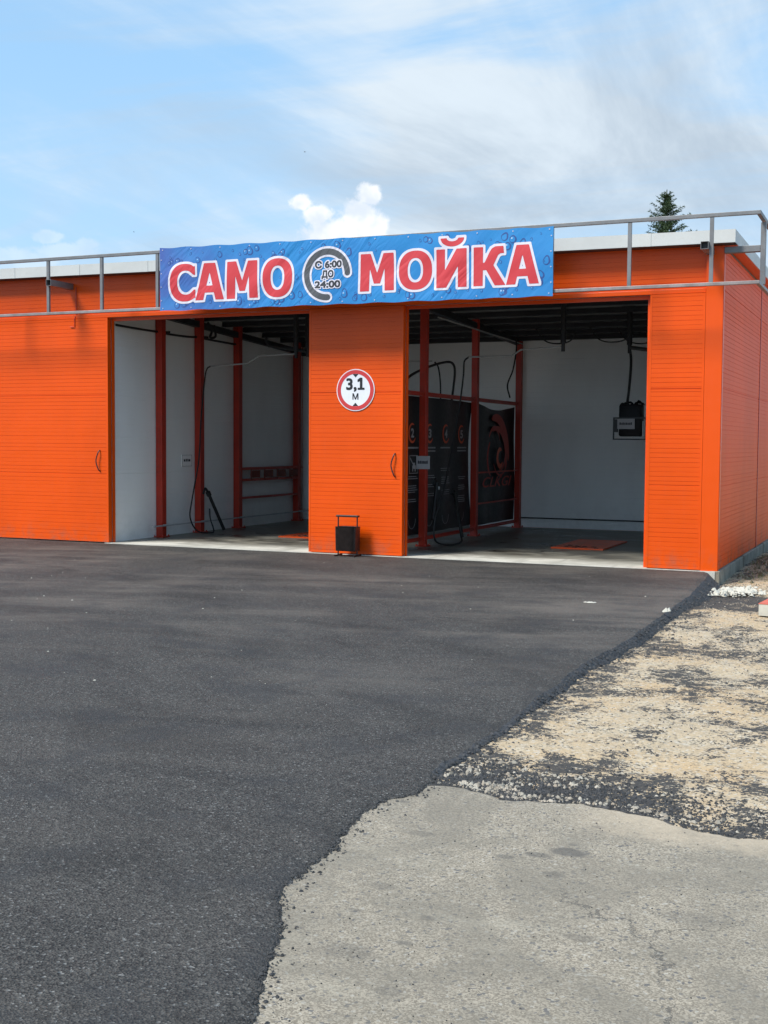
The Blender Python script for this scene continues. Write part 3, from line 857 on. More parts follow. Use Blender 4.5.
# ------------------------------------------------------------------ floor grates
def grate(x0, x1, y0, y1, lab):
    R_ = thing('floor_grate', lab, 'grate', ((x0 + x1) / 2, (y0 + y1) / 2, .01), 'orange drain grates in the bay floors')
    f = MB()
    z0, z1 = .009, .030
    f.box(x0, x1, y0, y0 + .03, z0, z1); f.box(x0, x1, y1 - .03, y1, z0, z1); f.box(x0, x0 + .03, y0 + .03, y1 - .03, z0, z1); f.box(x1 - .03, x1, y0 + .03, y1 - .03, z0, z1)
    f.build('grate_frame', M['orange_trim'], R_)
    s_ = MB(); y = y0 + .04
    while y < y1 - .05: s_.box(x0 + .03, x1 - .03, y, y + .030, z0, z1 - .004); y += .036
    s_.build('grate_bars', M['orange_trim'], R_)
    d = MB(); rg2 = random.Random(5)
    for k in range(26): chunk(d, (rg2.gauss((x0 + x1) / 2 - .05, .16), y0 + .10 + abs(rg2.gauss(0, .35)), z1 - .002), rg2.uniform(.03, .10), rg2, .12)
    d.build('mud', M['crumb'], R_)['kind'] = 'stuff'
grate(-2.72, -1.94, 2.22, 3.86, 'orange drain grate in the floor of the right bay')
grate(-7.25, -6.47, 2.15, 3.75, 'orange drain grate in the floor of the left bay')

# ------------------------------------------------------------------ boom arms, hoses, lances
def boom(label, piv, pts, drop_top, arm_m=M['steel'], r=.013, group='swivel hose booms under the bay roofs'):
    R_ = thing('hose_boom', label, 'boom', piv, group)
    q = MB(); q.tube([(piv[0], piv[1], drop_top), (piv[0], piv[1], piv[2] + .05)], .042, 12); q.box(piv[0] - .10, piv[0] + .10, piv[1] - .10, piv[1] + .10, drop_top - .012, drop_top)
    q.build('drop_pipe', M['purlin'], R_, smooth=True)
    q = MB(); q.tube([(piv[0], piv[1], piv[2] + .06), (piv[0], piv[1], piv[2] - .08)], .028, 12); q.build('swivel', M['dark'], R_, smooth=True)
    q = MB(); q.tube(pts, r, 8); q.build('arm', arm_m, R_, smooth=True)
    return R_
boom('steel boom reaching left over the left bay', (-7.12, 2.5, 3.0), [(-7.12, 2.5, 2.99), (-7.80, 2.5, 2.97), (-8.03, 2.5, 2.85), (-8.76, 2.5, 2.82)], cz(2.5) - .01)
boom('steel boom reaching left in the right bay towards the black banners', (-2.64, 2.45, 3.0), [(-2.64, 2.45, 2.99), (-3.29, 2.45, 2.96), (-3.44, 2.45, 2.87), (-4.13, 2.45, 2.87)], cz(2.45) - .01)
boom('black upturned vacuum boom in the left bay', (-7.02, 2.72, 3.03), [(-7.02, 2.72, 3.04), (-7.75, 2.72, 3.15), (-7.80, 2.72, 3.24), (-7.80, 2.72, 3.30)], cz(2.72) - .01, M['dark'], .026)
boom('dark boom reaching right beside the hanging black control box', (-1.86, 3.4, 3.02), [(-1.86, 3.4, 3.03), (-1.45, 3.4, 2.97), (-.75, 3.4, 2.99)], cz(3.4) - .01, M['dark'], .03)
boom('thin steel boom seen over the banners at the rear of the left bay', (-6.7, 4.5, 3.0), [(-6.7, 4.5, 2.98), (-5.97, 4.5, 2.97), (-5.52, 4.5, 2.965)], cz(4.5) - .01)
def hose(name, label, pts, r, n=8, cat='hose', m=M['black_rubber']):
    q = MB(); q.tube(smooth_path(pts, n), r, 8); return tag(q.build(name, m, smooth=True), label, cat)
hose('pressure_hose', 'black pressure hose hanging down a red column in the left bay',
     [(-8.74, 2.5, 2.82), (-8.80, 2.48, 2.77), (-8.82, 2.44, 2.58), (-8.82, 2.32, 1.9), (-8.80, 2.22, 1.24), (-8.80, 2.02, .62), (-8.78, 1.92, .30), (-8.72, 2.04, .07), (-8.6, 2.22, .03), (-8.62, 2.40, .05), (-8.70, 2.42, .25), (-8.74, 2.46, .42)], .012)
hose('pressure_hose', 'black pressure hose looping down in front of the numbered banner',
     [(-4.12, 2.45, 2.87), (-4.19, 2.45, 2.80), (-4.22, 2.5, 2.6), (-4.27, 2.48, 2.14), (-4.30, 2.25, 1.5), (-4.28, 1.85, .85), (-4.3, 1.55, .42), (-4.28, 1.52, .12), (-4.2, 1.85, .03), (-4.2, 2.4, .03), (-4.3, 2.68, .12), (-4.4, 2.74, .5), (-4.42, 2.7, .62)], .014)
hose('vacuum_hose', 'thick black hose arching above the partition rail',
     [(-4.72, 1.2, 2.42), (-4.72, 1.75, 2.60), (-4.75, 2.5, 2.75), (-4.75, 3.15, 2.85), (-4.75, 3.46, 2.84), (-4.75, 3.55, 2.70), (-4.75, 3.44, 2.30), (-4.75, 3.3, 1.9)], .020)
hose('black_cable', 'thin black cable hanging near the rear red column of the partition', [(-4.3, 5.4, 3.42), (-4.28, 5.38, 3.2), (-4.30, 5.26, 2.84), (-4.3, 4.96, 2.56), (-4.3, 5.1, 2.35)], .014, cat='cable')
hose('black_cable', 'thin black hose hanging straight down behind the partition rail', [(-5.47, 4.5, 2.95), (-5.40, 4.5, 2.84), (-5.36, 4.5, 2.5), (-5.36, 4.5, 1.7)], .014, cat='cable')
def lance(label, top, foot, hook):
    R_ = thing('spray_lance', label, 'lance', foot, 'spray lances standing on the bay floors')
    q = MB(); a_ = Vector(top); b_ = Vector(foot); q.tube([a_, a_ + (b_ - a_) * .98, b_], .028, 10); q.tube([a_, a_ + (b_ - a_) * .1], .042, 10); q.build('tube', M['black_rubber'], R_, smooth=True)
    q = MB(); q.tube(smooth_path([a_, a_ + Vector((0, -.08, .06)), a_ + Vector((0, -.14, -.03))], 5), .020, 8); q.build('gun_handle', M['black_rubber'], R_, smooth=True)
    if hook:
        q = MB(); q.tube([a_ + (b_ - a_) * .1 + Vector((.04, 0, 0)), a_ + (b_ - a_) * .18 + Vector((.045, 0, 0))], .014, 8); q.build('fitting', M['steel'], R_, smooth=True)
lance('black spray lance leaning against the column of the left bay', (-8.80, 2.50, .70), (-8.66, 2.80, .04), False)
lance('black spray lance with a bright fitting hanging at the numbered banner', (-4.44, 1.98, .95), (-4.42, 1.78, .40), True)
lance('black vacuum nozzle tube standing below the numeral 5', (-4.46, 2.82, .78), (-4.40, 3.02, .06), False)

# dangling loops of cable under the right bay ceiling
for cx_, y_, lb in ((-2.95, 3.2, 'black cable loop left of the steel boom pivot'), (-2.1, 3.2, 'black cable loop under the ceiling between the two booms of the right bay'), (-1.75, 3.6, 'black cable loop beside the ceiling pipe above the control box')):
    q = MB(); q.tube(smooth_path([(cx_ - .35, y_, 3.36), (cx_ - .2, y_, 3.16), (cx_ + .0, y_, 3.10), (cx_ + .22, y_, 3.14), (cx_ + .3, y_, 3.3)], 6), .012, 6)
    tag(q.build('cable_loop', M['black_rubber'], smooth=True), lb, 'cable')

# control box hanging in the right bay
yb = 4.4
T_ = thing('control_box', 'black hanging control box with a white notice in the right bay', 'control box', (-2.05, yb, 1.63))
q = MB(); q.box(-2.235, -1.87, yb, yb + .24, 1.68, 2.20, .03)
bmq = None
o = q.build('case', M['terminal'], T_, smooth=True)
q = MB(); 
for k in range(7): chunk(q, (-2.2 + k * .055, yb + .1, 2.20 + .012 * (k % 3)), .11, random.Random(k), .7)
q.build('cover', M['terminal'], T_)
q = MB()
for xa, xb, za, zb in ((-2.32, -1.78, 1.965, 1.99), (-2.32, -1.78, 1.625, 1.645), (-2.32, -2.30, 1.645, 1.965), (-1.80, -1.78, 1.645, 1.965)): q.box(xa, xb, yb - .02, yb + .0, za, zb)
q.box(-2.30, -2.24, yb - .01, yb + .012, 1.75, 1.96)
q.build('bracket_frame', M['dark'], T_)
q = MB(); q.box(-1.84, -1.825, yb - .03, yb - .02, 1.66, 1.93); q.box(-2.0, -1.84, yb - .03, yb - .02, 1.655, 1.668); q.build('metal_edge', M['steel'], T_)
q = MB(); q.bar((-1.78, yb + .05, 1.98), (-.2, yb + .05, 1.98), .05, .05); q.build('wall_arm', M['dark'], T_)
q = MB(); q.tube(smooth_path([(-2.12, yb + .1, 2.22), (-2.09, yb + .1, 2.5), (-2.07, yb + .1, 2.9), (-2.1, yb + .1, 3.15), (-2.12, yb + .1, cz(yb) - .02)], 6), .022, 8); q.build('cable', M['black_rubber'], T_, smooth=True)
q = MB(); q.box(-1.74, -1.5, yb, yb + .05, 2.93, 3.05); 
def notice(label, quad_mb, txt, cx, cz_, wid, hgt, y, par=None):
    pass
def paper_xz(label, x0, x1, z0, z1, y, txt='ОПЛАТА'):
    R_ = thing('paper_notice', label, 'notice', ((x0 + x1) / 2, y, z0), None)
    q = MB(); q.box(x0, x1, y, y + .003, z0, z1); q.build('sheet', M['paper'], R_)
    q = MB(); w_ = x1 - x0; h_ = z1 - z0
    rr = random.Random(2); x = x0 + w_ * .12
    while x < x1 - w_ * .16:
        ww = w_ * rr.uniform(.05, .09); q.box(x, x + ww, y - .0015, y + .001, z0 + h_ * .40, z0 + h_ * (.60 + .05 * rr.random())); x += ww * 1.25
    q.build('printed_line', M['ink'], R_)
    return R_
paper_xz('white notice on the front of the hanging black control box', -2.245, -1.965, 1.80, 1.965, yb - .034)
paper_xz('small white notice tied to the first red column of the partition', -4.64, -4.42, 1.165, 1.36, 1.63)
R_ = thing('paper_notice', 'small pale notice on the grey wall of the left bay', 'notice', (-9.02, 2.2, 1.2))
q = MB(); q.box(-9.027, -9.018, 2.04, 2.36, 1.13, 1.33); q.build('sheet', M['panel'], R_)
q = MB()
for ya, yb_, za, zb in ((2.05, 2.35, 1.32, 1.325), (2.05, 2.35, 1.135, 1.14), (2.05, 2.055, 1.14, 1.32), (2.345, 2.35, 1.14, 1.32), (2.10, 2.155, 1.215, 1.255), (2.17, 2.22, 1.215, 1.26), (2.235, 2.30, 1.215, 1.255)): q.box(-9.019, -9.0165, ya, yb_, za, zb)
q.build('printed_line', M['ink'], R_)

# ------------------------------------------------------------------ black banners of the partition
def text_on_x(s, h, width, yc, z0, x, off=0, shear=0.0):
    me = text_mesh(s, h, width, 0, z0, 0, .002, off, shear)
    for v in me.vertices: v.co = (x - v.co.y, yc + v.co.x, v.co.z)     # facing +x, reading towards +y
    return me
def meshpart(name, me, m, parent):
    me.name = name; me.materials.clear(); me.materials.append(m)
    return link(name, me, parent)
BX = -4.655
def hb(y, z): return .02 * math.sin(y * 3.1 + z * 1.2) * math.sin(z * 2.0) + .012 * math.sin(y * 7 + 1)
def cloth(y0, y1, z0, z1f, bow, parent, name='sheet', BX=-4.655):
    q = MB(); ny_, nz_ = 60, 40; vs = []
    for sd in (0, .004):
        for j_ in range(nz_ + 1):
            for i_ in range(ny_ + 1):
                a_ = i_ / ny_; b_ = j_ / nz_
                yy = y0 + (y1 - y0 - bow * math.sin(math.pi * min(1, b_ * 1.02)) ** 1.2) * a_
                zz = z0 + (z1f(yy) - z0) * b_
                vs.append((BX - sd + hb(yy, zz), yy, zz))
    N = (ny_ + 1) * (nz_ + 1); fs = []
    for j_ in range(nz_):
        for i_ in range(ny_):
            k = j_ * (ny_ + 1) + i_; fs.append((k, k + 1, k + ny_ + 2, k + ny_ + 1)); fs.append((N + k, N + k + ny_ + 1, N + k + ny_ + 2, N + k + 1))
    for i_ in range(ny_):
        k = i_; fs.append((k, N + k, N + k + 1, k + 1)); k = nz_ * (ny_ + 1) + i_; fs.append((k, k + 1, N + k + 1, N + k))
    for j_ in range(nz_):
        k = j_ * (ny_ + 1); fs.append((k, k + ny_ + 1, N + k + ny_ + 1, N + k)); k += ny_; fs.append((k, N + k, N + k + ny_ + 1, k + ny_ + 1))
    q.add(vs, fs); return q.build(name, M['blackvinyl'], parent, smooth=True)
B1 = thing('instruction_banner', 'black hanging banner with numerals 2 to 5 in orange rings', 'banner', (BX, 2.2, .2))
cloth(.25, 4.18, .18, lambda y: 2.28 - .014 * y - .012 * math.sin(y * 1.3), .22, B1)
def ring_x(mb, yc, zc, r0, r1, x, a0, a1, seg=28, t0=None):
    vs = []; fs = []
    for k in range(seg + 1):
        a_ = a0 + (a1 - a0) * k / seg
        wk = math.sin(math.pi * k / seg) ** .4 if t0 is None else 1
        rm = (r0 + r1) / 2; hw = (r1 - r0) / 2 * max(.15, wk)
        for rr in (rm - hw, rm + hw): vs.append((x, yc + rr * math.cos(a_), zc + rr * math.sin(a_)))
        for rr in (rm - hw, rm + hw): vs.append((x - .002, yc + rr * math.cos(a_), zc + rr * math.sin(a_)))
    for k in range(seg):
        o_ = k * 4; fs += [(o_, o_ + 1, o_ + 5, o_ + 4), (o_ + 3, o_ + 2, o_ + 6, o_ + 7), (o_, o_ + 4, o_ + 6, o_ + 2), (o_ + 1, o_ + 3, o_ + 7, o_ + 5)]
    fs += [(0, 2, 3, 1), (4 * seg, 4 * seg + 1, 4 * seg + 3, 4 * seg + 2)]
    mb.add(vs, fs)
nums = [('2', 1.50, 1.70), ('3', 2.20, 1.70), ('4', 2.86, 1.70), ('5', 3.60, 1.70)]
rr = random.Random(9)
ln = MB(); rgm = MB()
for s_, yc, zc in nums:
    X = BX + .004 + max(hb(yc + d, zc + e) for d in (-.15, 0, .15) for e in (-.1, .1)) + .003
    meshpart('numeral', text_on_x(s_, .125, .10, yc, zc - .062, X, .005), M['print_grey'], B1)
    rgm = MB(); ring_x(rgm, yc, zc, .115, .155, X, rad(60), rad(330))
    rgm.build('numeral_ring', M['print_orange'], B1)
    def line(z, w, h=.016):
        XX = BX + .006 + max(hb(yc - w / 2, z), hb(yc, z), hb(yc + w / 2, z)) + .004
        y = yc - w / 2
        while y < yc + w / 2:
            ww = rr.uniform(.03, .08); ln.box(XX - .002, XX, y, min(y + ww, yc + w / 2), z, z + h); y += ww + .012
    line(1.47, .42, .022)
    if s_ in '35': line(1.42, .40, .02)
    z = 1.05 if s_ != '5' else 1.0
    if s_ == '4': z = 1.15
    for blk in range(3):
        for k in range(rr.choice((2, 3, 4))): line(z, rr.uniform(.26, .40), .010); z -= .032
        z -= .075
    ring_x(ln, yc, .42, .14, .146, X, rad(180), rad(360), t0=1)
# little pictogram under numeral 2: a frame with a figure
X = BX + .03; yc = 1.50
for ya, yb_, za, zb in ((yc - .16, yc + .16, 1.36, 1.368), (yc - .16, yc + .16, 1.10, 1.108), (yc - .16, yc - .153, 1.108, 1.36), (yc + .153, yc + .16, 1.108, 1.36),
                        (yc - .02, yc + .04, 1.20, 1.26), (yc - .05, yc - .02, 1.13, 1.22), (yc + .04, yc + .08, 1.13, 1.22), (yc - .02, yc + .04, 1.17, 1.20)): ln.box(X - .002, X, ya, yb_, za, zb)
ln.tube([(X, yc - .14, 1.33), (X, yc - .03, 1.24)], .006, 4)
ln.build('printed_lines', M['print_grey'], B1)
B2 = thing('emblem_banner', 'black sagging banner with a red swirl emblem between rear columns', 'banner', (BX, 5.2, .15))
cloth(4.12, 6.33, .16, lambda y: 2.26 - .02 * (y - 4.1) - .10 * math.sin(math.pi * max(0, min(1, (y - 4.12) / 2.18))) , 0, B2, BX=-4.615)
BX = -4.615
sw = MB(); X = BX + .04
for yc_, zc_, r_, a0, a1, w_ in ((5.15, 1.24, .80, 0, 105, .13), (5.25, 1.28, .56, -20, 115, .08), (5.45, 1.40, .32, -100, 20, .05), (5.45, 1.42, .44, 210, 330, .03), (5.1, 1.50, .34, 20, 150, .05), (5.1, 1.30, .38, 130, 240, .05)):
    ring_x(sw, yc_, zc_, r_ - w_, r_ + w_ * .4, X, rad(a0), rad(a1)); X += .0012
sw.build('emblem', M['print_red'], B2)
ll = MB(); X = BX + .05
ring_x(ll, 5.42, 1.30, .10, .20, X, rad(60), rad(330)); ll.build('emblem_core', M['print_orange'], B2)
meshpart('lettering', text_on_x('CLKGI', .17, 1.6, 5.3, .80, BX + .045, .002, .35), M['print_red'], B2)
gl = MB()
for k in range(3): ring_x(gl, 4.5 + k * .12, .9, .9 + k * .04, .91 + k * .04, BX + .045 + k * .001, rad(-30), rad(60), t0=1)
gl.build('printed_curves', mat('print_dim', (.05, .055, .06), .5)[0], B2)

# ------------------------------------------------------------------ railing frame
RL = thing('banner_railing', 'grey welded tube railing frame standing off the top of the facade', 'railing', (-5, -.42, 3.45))
yr = -.42
q = MB(); q.box(-14.6, .47, yr - .025, yr + .025, 4.225, 4.270, .004); q.box(.42, .47, yr + .026, 6.6, 4.225, 4.270, .004); q.build('top_rail', M['galv'], RL)
q = MB(); q.box(-14.6, .47, yr - .022, yr + .022, 3.425, 3.465, .004); q.box(.426, .47, yr + .023, 6.6, 3.425, 3.465, .004); q.build('bottom_rail', M['galv_rust'], RL)
for k in range(15):
    x = -.084 - .967 * k
    if -7.7 < x < -2.1: 
        w_ = .04
    q = MB(); q.box(x - .022, x + .022, yr - .018, yr + .018, 3.466, 4.224); q.build('post', M['galv'], RL)
q = MB(); q.box(.425, .485, -.03, .03, 3.466, 4.20, .004); q.build('post', M['galv'], RL)
for y in (1.9, 3.8, 5.7):
    q = MB(); q.box(.43, .465, y - .02, y + .02, 3.466, 4.224); q.build('post', M['galv'], RL)
def bracket(x):
    q = MB(); y0 = yr - (.07 if x > -2 or x < -7.8 else .01); w_ = .045
    q.box(x - w_, x + w_, y0, .04, 3.935, 3.94); q.box(x - w_, x + w_, y0, .04, 3.85, 3.855); q.box(x - w_, x - w_ + .005, y0, .04, 3.855, 3.935); q.box(x + w_ - .005, x + w_, y0, .04, 3.855, 3.935)
    o = q.build('bracket', M['galv'], RL)
    q = MB(); q.box(x - w_ + .006, x + w_ - .006, y0 + .05, y0 + .06, 3.856, 3.934); q.build('tube_shade', M['dark'], o)  # dark plate standing in for the shade inside the open tube
for x in (-.155, -3.3, -6.5, -9.70, -12.9): bracket(x)
q = MB(); q.box(.008, .424, -.02, .07, 3.86, 3.935, .004); q.build('bracket', M['galv'], RL)
# thin cable tied down at the left bracket
q = MB(); q.tube([(-9.60, .03, 3.88), (-9.60, .03, 3.47), (-9.60, -.012, 3.40), (-9.60, -.012, 3.28), (-9.68, -.012, 3.28)], .006, 6)
tag(q.build('thin_wire', M['red']), 'thin dark red wire hanging below the left bracket on the facade', 'wire')

# ------------------------------------------------------------------ main banner
BN = thing('vinyl_banner', 'long blue vinyl banner with red САМО МОЙКА lettering hung on the railing', 'banner', (-4.9, -.46, 3.4))
bx0, bx1 = -7.745, -1.985
def bz0(x): return 3.405 + (x - bx0) * (-.004)
def bz1(x): return 4.290 - (x - bx0) * .0105
def wrk(x, z):
    a_ = (z - 3.4) / .88
    edge_fade = 1
    h = .008 * math.sin(x * 3.1 + z * 4.5) * math.sin(x * 1.7 - z * 2) + .0035 * math.sin(x * 9 - z * 9 + 2 * math.sin(x * 2.1))
    h += .006 * noise.noise(Vector((x * 2.2 - z * 2, z * 3 - x * 2, 0)))
    return h * math.sin(math.pi * min(1, max(0, .12 + a_ * .8)))
q = MB(); nx_, nz_ = 260, 40; vs = []
YB = -.475
for sd in (0, .003):
    for j_ in range(nz_ + 1):
        for i_ in range(nx_ + 1):
            x = bx0 + (bx1 - bx0) * i_ / nx_
            sag = .006 * math.cos(x * 11.5)
            z = bz0(x) + sag + (bz1(x) + .006 * math.cos(x * 12.9) - bz0(x) - sag) * j_ / nz_
            vs.append((x, YB + sd + wrk(x, z), z))
N = (nx_ + 1) * (nz_ + 1); fs = []
for j_ in range(nz_):
    for i_ in range(nx_):
        k = j_ * (nx_ + 1) + i_; fs.append((k, k + 1, k + nx_ + 2, k + nx_ + 1)); fs.append((N + k, N + k + nx_ + 1, N + k + nx_ + 2, N + k + 1))
for i_ in range(nx_):
    fs.append((i_, N + i_, N + i_ + 1, i_ + 1)); k = nz_ * (nx_ + 1) + i_; fs.append((k, k + 1, N + k + 1, N + k))
for j_ in range(nz_):
    k = j_ * (nx_ + 1); fs.append((k, k + nx_ + 1, N + k + nx_ + 1, N + k)); k += nx_; fs.append((k, N + k, N + k + nx_ + 1, k + nx_ + 1))
q.add(vs, fs); q.build('sheet', M['blue'], BN, smooth=True)
sl = {'x': [bx0 + i * .09 for i in range(65)], 'z': [3.42 + i * .09 for i in range(10)]}
def btext(s, h, w, cx, z0, off, y, m, name, slices=sl):
    me = text_mesh(s, h, w, cx, z0, y, .001, off, 0.0, slices, wrk); return meshpart(name, me, m, BN)
def ell(cx, cy, rx, ry, a0, a1, n):
    e_ = 2 / 2.3
    o_ = []
    for k in range(n + 1):
        a_ = rad(a0 + (a1 - a0) * k / n); c_, s__ = math.cos(a_), math.sin(a_)
        o_.append((cx + rx * math.copysign(abs(c_) ** e_, c_), cy + ry * math.copysign(abs(s__) ** e_, s__)))
    return o_
GL = {
 'М': [[(0, 0), (.02, 1), (.31, 1), (.5, .47), (.69, 1), (.98, 1), (1, 0), (.735, 0), (.715, .62), (.59, .20), (.41, .20), (.285, .62), (.265, 0)]],
 'А': [[(0, 0), (.31, 1), (.69, 1), (1, 0), (.715, 0), (.66, .20), (.335, .20), (.28, 0)], [(.385, .385), (.615, .385), (.50, .76)]],
 'О': [ell(.5, .5, .5, .515, 0, 354, 59), ell(.5, .5, .235, .325, 0, 350, 35)],
 'С': [ell(.56, .5, .56, .515, 52, 308, 44) + [(.96, .05), (.96, .30), (.91, .30)] + ell(.60, .5, .32, .33, 305, 55, 36) + [(.91, .70), (.96, .70), (.96, .95)]],
 'И': [[(0, 0), (0, 1), (.28, 1), (.28, .44), (.67, 1), (1, 1), (1, 0), (.72, 0), (.72, .56), (.33, 0)]],
 'К': [[(0, 0), (0, 1), (.29, 1), (.29, .585), (.35, .60), (.50, .86), (.57, .95), (.68, 1.0), (.93, 1.0), (.95, .82), (.84, .82), (.77, .78), (.62, .52), (1, 0), (.67, 0), (.40, .405), (.29, .405), (.29, 0)]],
}
def glyph(ch, x0, x1, z0, z1):
    out = []
    for poly in GL[ch]:
        P_ = [(x0 + (x1 - x0) * a_, z0 + (z1 - z0) * b_) for a_, b_ in poly]
        out += [(*P_[k], *P_[(k + 1) % len(P_)]) for k in range(len(P_))]
    return np.array(out)
WORDS = [[('С', -7.572, -7.135), ('А', -7.15, -6.690), ('М', -6.645, -6.150), ('О', -6.070, -5.615)],
         [('М', -4.605, -4.120), ('О', -4.052, -3.590), ('И', -3.527, -3.116), ('К', -3.021, -2.600), ('А', -2.590, -2.164)]]
for wi, wd in enumerate(WORDS):
    z0, z1 = ((3.532, 4.040), (3.545, 4.030))[wi]
    A_ = [glyph(ch_, a_, b_, z0, z1) for ch_, a_, b_ in wd]
    if wi:
        bc, bz, n_ = -3.312, 4.168, 18
        P_ = [(bc + .158 * math.cos(a_), bz + .105 * math.sin(a_)) for a_ in [math.pi + math.pi * k / n_ for k in range(n_ + 1)]] + \
             [(bc + .078 * math.cos(a_), bz + .042 * math.sin(a_)) for a_ in [math.pi + math.pi * k / n_ for k in range(n_ + 1)]][::-1]
        A_.append(np.array([(*P_[k], *P_[(k + 1) % len(P_)]) for k in range(len(P_))]))
    sdf_mesh(A_, .032, .010, YB - .0035, wrk).build('letter_outline', M['banner_white'], BN, smooth=True)
    sdf_mesh(A_, .001, .008, YB - .0055, wrk).build('lettering', M['banner_red'], BN, smooth=True)
def arc(cx, cz_, r, hw, a0, a1, y, m, name):
    q = MB(); seg = 60; vs = []; fs = []
    path = []
    for k in range(seg + 1):
        a_ = a0 + (a1 - a0) * k / seg
        path.append((cx + r * math.cos(a_), cz_ + r * math.sin(a_), a_))
    out = []
    inn = []
    for x, z, a_ in path:
        out.append((x + hw * math.cos(a_), z + hw * math.sin(a_))); inn.append((x - hw * math.cos(a_), z - hw * math.sin(a_)))
    def cap(x, z, a_, sgn):
        return [(x + hw * math.cos(a_ + sgn * t_), z + hw * math.sin(a_ + sgn * t_)) for t_ in [math.pi * k / 8 for k in range(1, 8)]]
    c1 = cap(*path[-1], 1); c0 = cap(*path[0], -1)
    n_ = len(out)
    for x, z in out + inn: vs.append((x, y + wrk(x, z), z))
    for k in range(seg): fs.append((k, k + 1, n_ + k + 1, n_ + k))
    def fan(lst, i0, i1):
        o_ = len(vs)
        for x, z in lst: vs.append((x, y + wrk(x, z), z))
        fs.append(tuple([i0] + list(range(o_, o_ + len(lst))) + [i1]))
    fan(c1, n_ - 1, 2 * n_ - 1); fan(c0, 0, n_)
    q.add(vs, fs); return q.build(name, m, BN)
arc(-5.095, 3.795, .303, .070, rad(2), rad(272), YB - .0035, M['banner_white'], 'logo_outline')
arc(-5.095, 3.795, .303, .040, rad(2), rad(272), YB - .0055, M['logo_grey'], 'logo_ring')
for s_, h, w_, cx, z0 in (('С 6:00', .088, .39, -5.075, 3.885), ('ДО', .088, .17, -5.085, 3.757), ('24:00', .088, .37, -5.085, 3.622)):
    A_ = [glyph_segs(s_, h, w_, cx, z0)]
    sdf_mesh(A_, .018, .004, YB - .0062, wrk).build('letter_outline', M['banner_white'], BN, smooth=True)
    sdf_mesh(A_, .0055, .003, YB - .0080, wrk).build('opening_hours', M['hours'], BN, smooth=True)
# printed water drops
dm = MB(); dl = MB(); rd = random.Random(21)
def drop(mb, x, z, r, tip, tail, w, y):
    seg = 20; vs = []; fs = []
    for k in range(seg):
        a_ = 2 * math.pi * k / seg
        rr_ = r * (1 + tail * max(0, math.cos(a_ - tip)) ** 6)
        for q_ in (rr_, rr_ - w * (1 + .6 * math.sin(a_ * 1.0 + tip))):
            X_, Z_ = x + q_ * math.cos(a_), z + q_ * math.sin(a_); vs.append((X_, y + wrk(X_, Z_), Z_))
    for k in range(seg): k2 = (k + 1) % seg; fs.append((2 * k, 2 * k2, 2 * k2 + 1, 2 * k + 1))
    mb.add(vs, fs)
for k in range(150):
    x = rd.uniform(bx0 + .06, bx1 - .06)
    z = rd.choice((rd.uniform(4.02, 4.20), rd.uniform(3.44, 3.56), rd.uniform(3.46, 4.18)))
    r_ = rd.choice((.012, .018, .026, .038, .048)); z = max(bz0(x) + r_ * 1.5, min(bz1(x) - r_ * 2, z))
    drop(dm, x, z, r_, rad(rd.uniform(60, 120)), rd.uniform(.1, .8), r_ * .28, YB - .0015)
    if rd.random() < .5: drop(dl, x - r_ * .3, z + r_ * .35, r_ * .22, 0, 0, r_ * .2, YB - .002)
dm.build('printed_droplets', M['drop'], BN)['kind'] = 'stuff'; dl.build('printed_highlights', M['dropl'], BN)['kind'] = 'stuff'
ey = MB(); disc(ey, (0, 0), .008, -.002, .0, 10, .004)
proto = None
for k in range(13):
    x = bx0 + .05 + k * (bx1 - bx0 - .1) / 12
    for zf in (bz0(x) + .035, bz1(x) - .03):
        if proto is None:
            proto = ey.build('eyelet', M['banner_white'], BN); proto.data.transform(Matrix.Translation(Vector(BN.location)))
            e_ = proto
        else:
            e_ = proto.copy(); COL.objects.link(e_); e_.parent = BN
        e_.location = Vector((x, YB - .004 + wrk(x, zf), zf)) - BN.location
for k in range(4):
    for x in (bx0 + .025, bx1 - .025):
        e_ = proto.copy(); COL.objects.link(e_); e_.parent = BN
        z = 3.55 + k * .19; e_.location = Vector((x, YB - .004 + wrk(x, z), z)) - BN.location

# ------------------------------------------------------------------ height sign
SG = thing('height_sign', 'round white sign with red rim reading 3,1 м on the middle gate leaf', 'sign', (-4.88, -.004, 2.27))
sc_ = (-4.882, 2.272)
q = MB(); disc(q, sc_, .287, -.010, -.004, 64); q.build('backing', M['sign_white'], SG)
q = MB(); disc(q, sc_, .275, -.0125, -.010, 64, .222); q.build('rim', M['sign_red'], SG)
A_ = [glyph_segs('3,', .155, .145, sc_[0] - .062, sc_[1] + .010)]
x1_ = sc_[0] + .085; zb_ = sc_[1] + .010
A_ += [box_segs(x1_ - .012, x1_ + .012, zb_, zb_ + .152), box_segs(x1_ - .045, x1_ + .045, zb_, zb_ + .014),
       np.array([(x1_ - .012, zb_ + .152, x1_ - .048, zb_ + .128), (x1_ - .048, zb_ + .128, x1_ - .048, zb_ + .108), (x1_ - .048, zb_ + .108, x1_ - .012, zb_ + .122), (x1_ - .012, zb_ + .122, x1_ - .012, zb_ + .152)])]
sdf_mesh(A_, .0065, .004, -.0130).build('numerals', M['black'], SG)
sdf_mesh([glyph_segs('М', .082, .085, sc_[0], sc_[1] - .128)], .002, .003, -.0130).build('unit_letter', M['black'], SG)
q = MB()
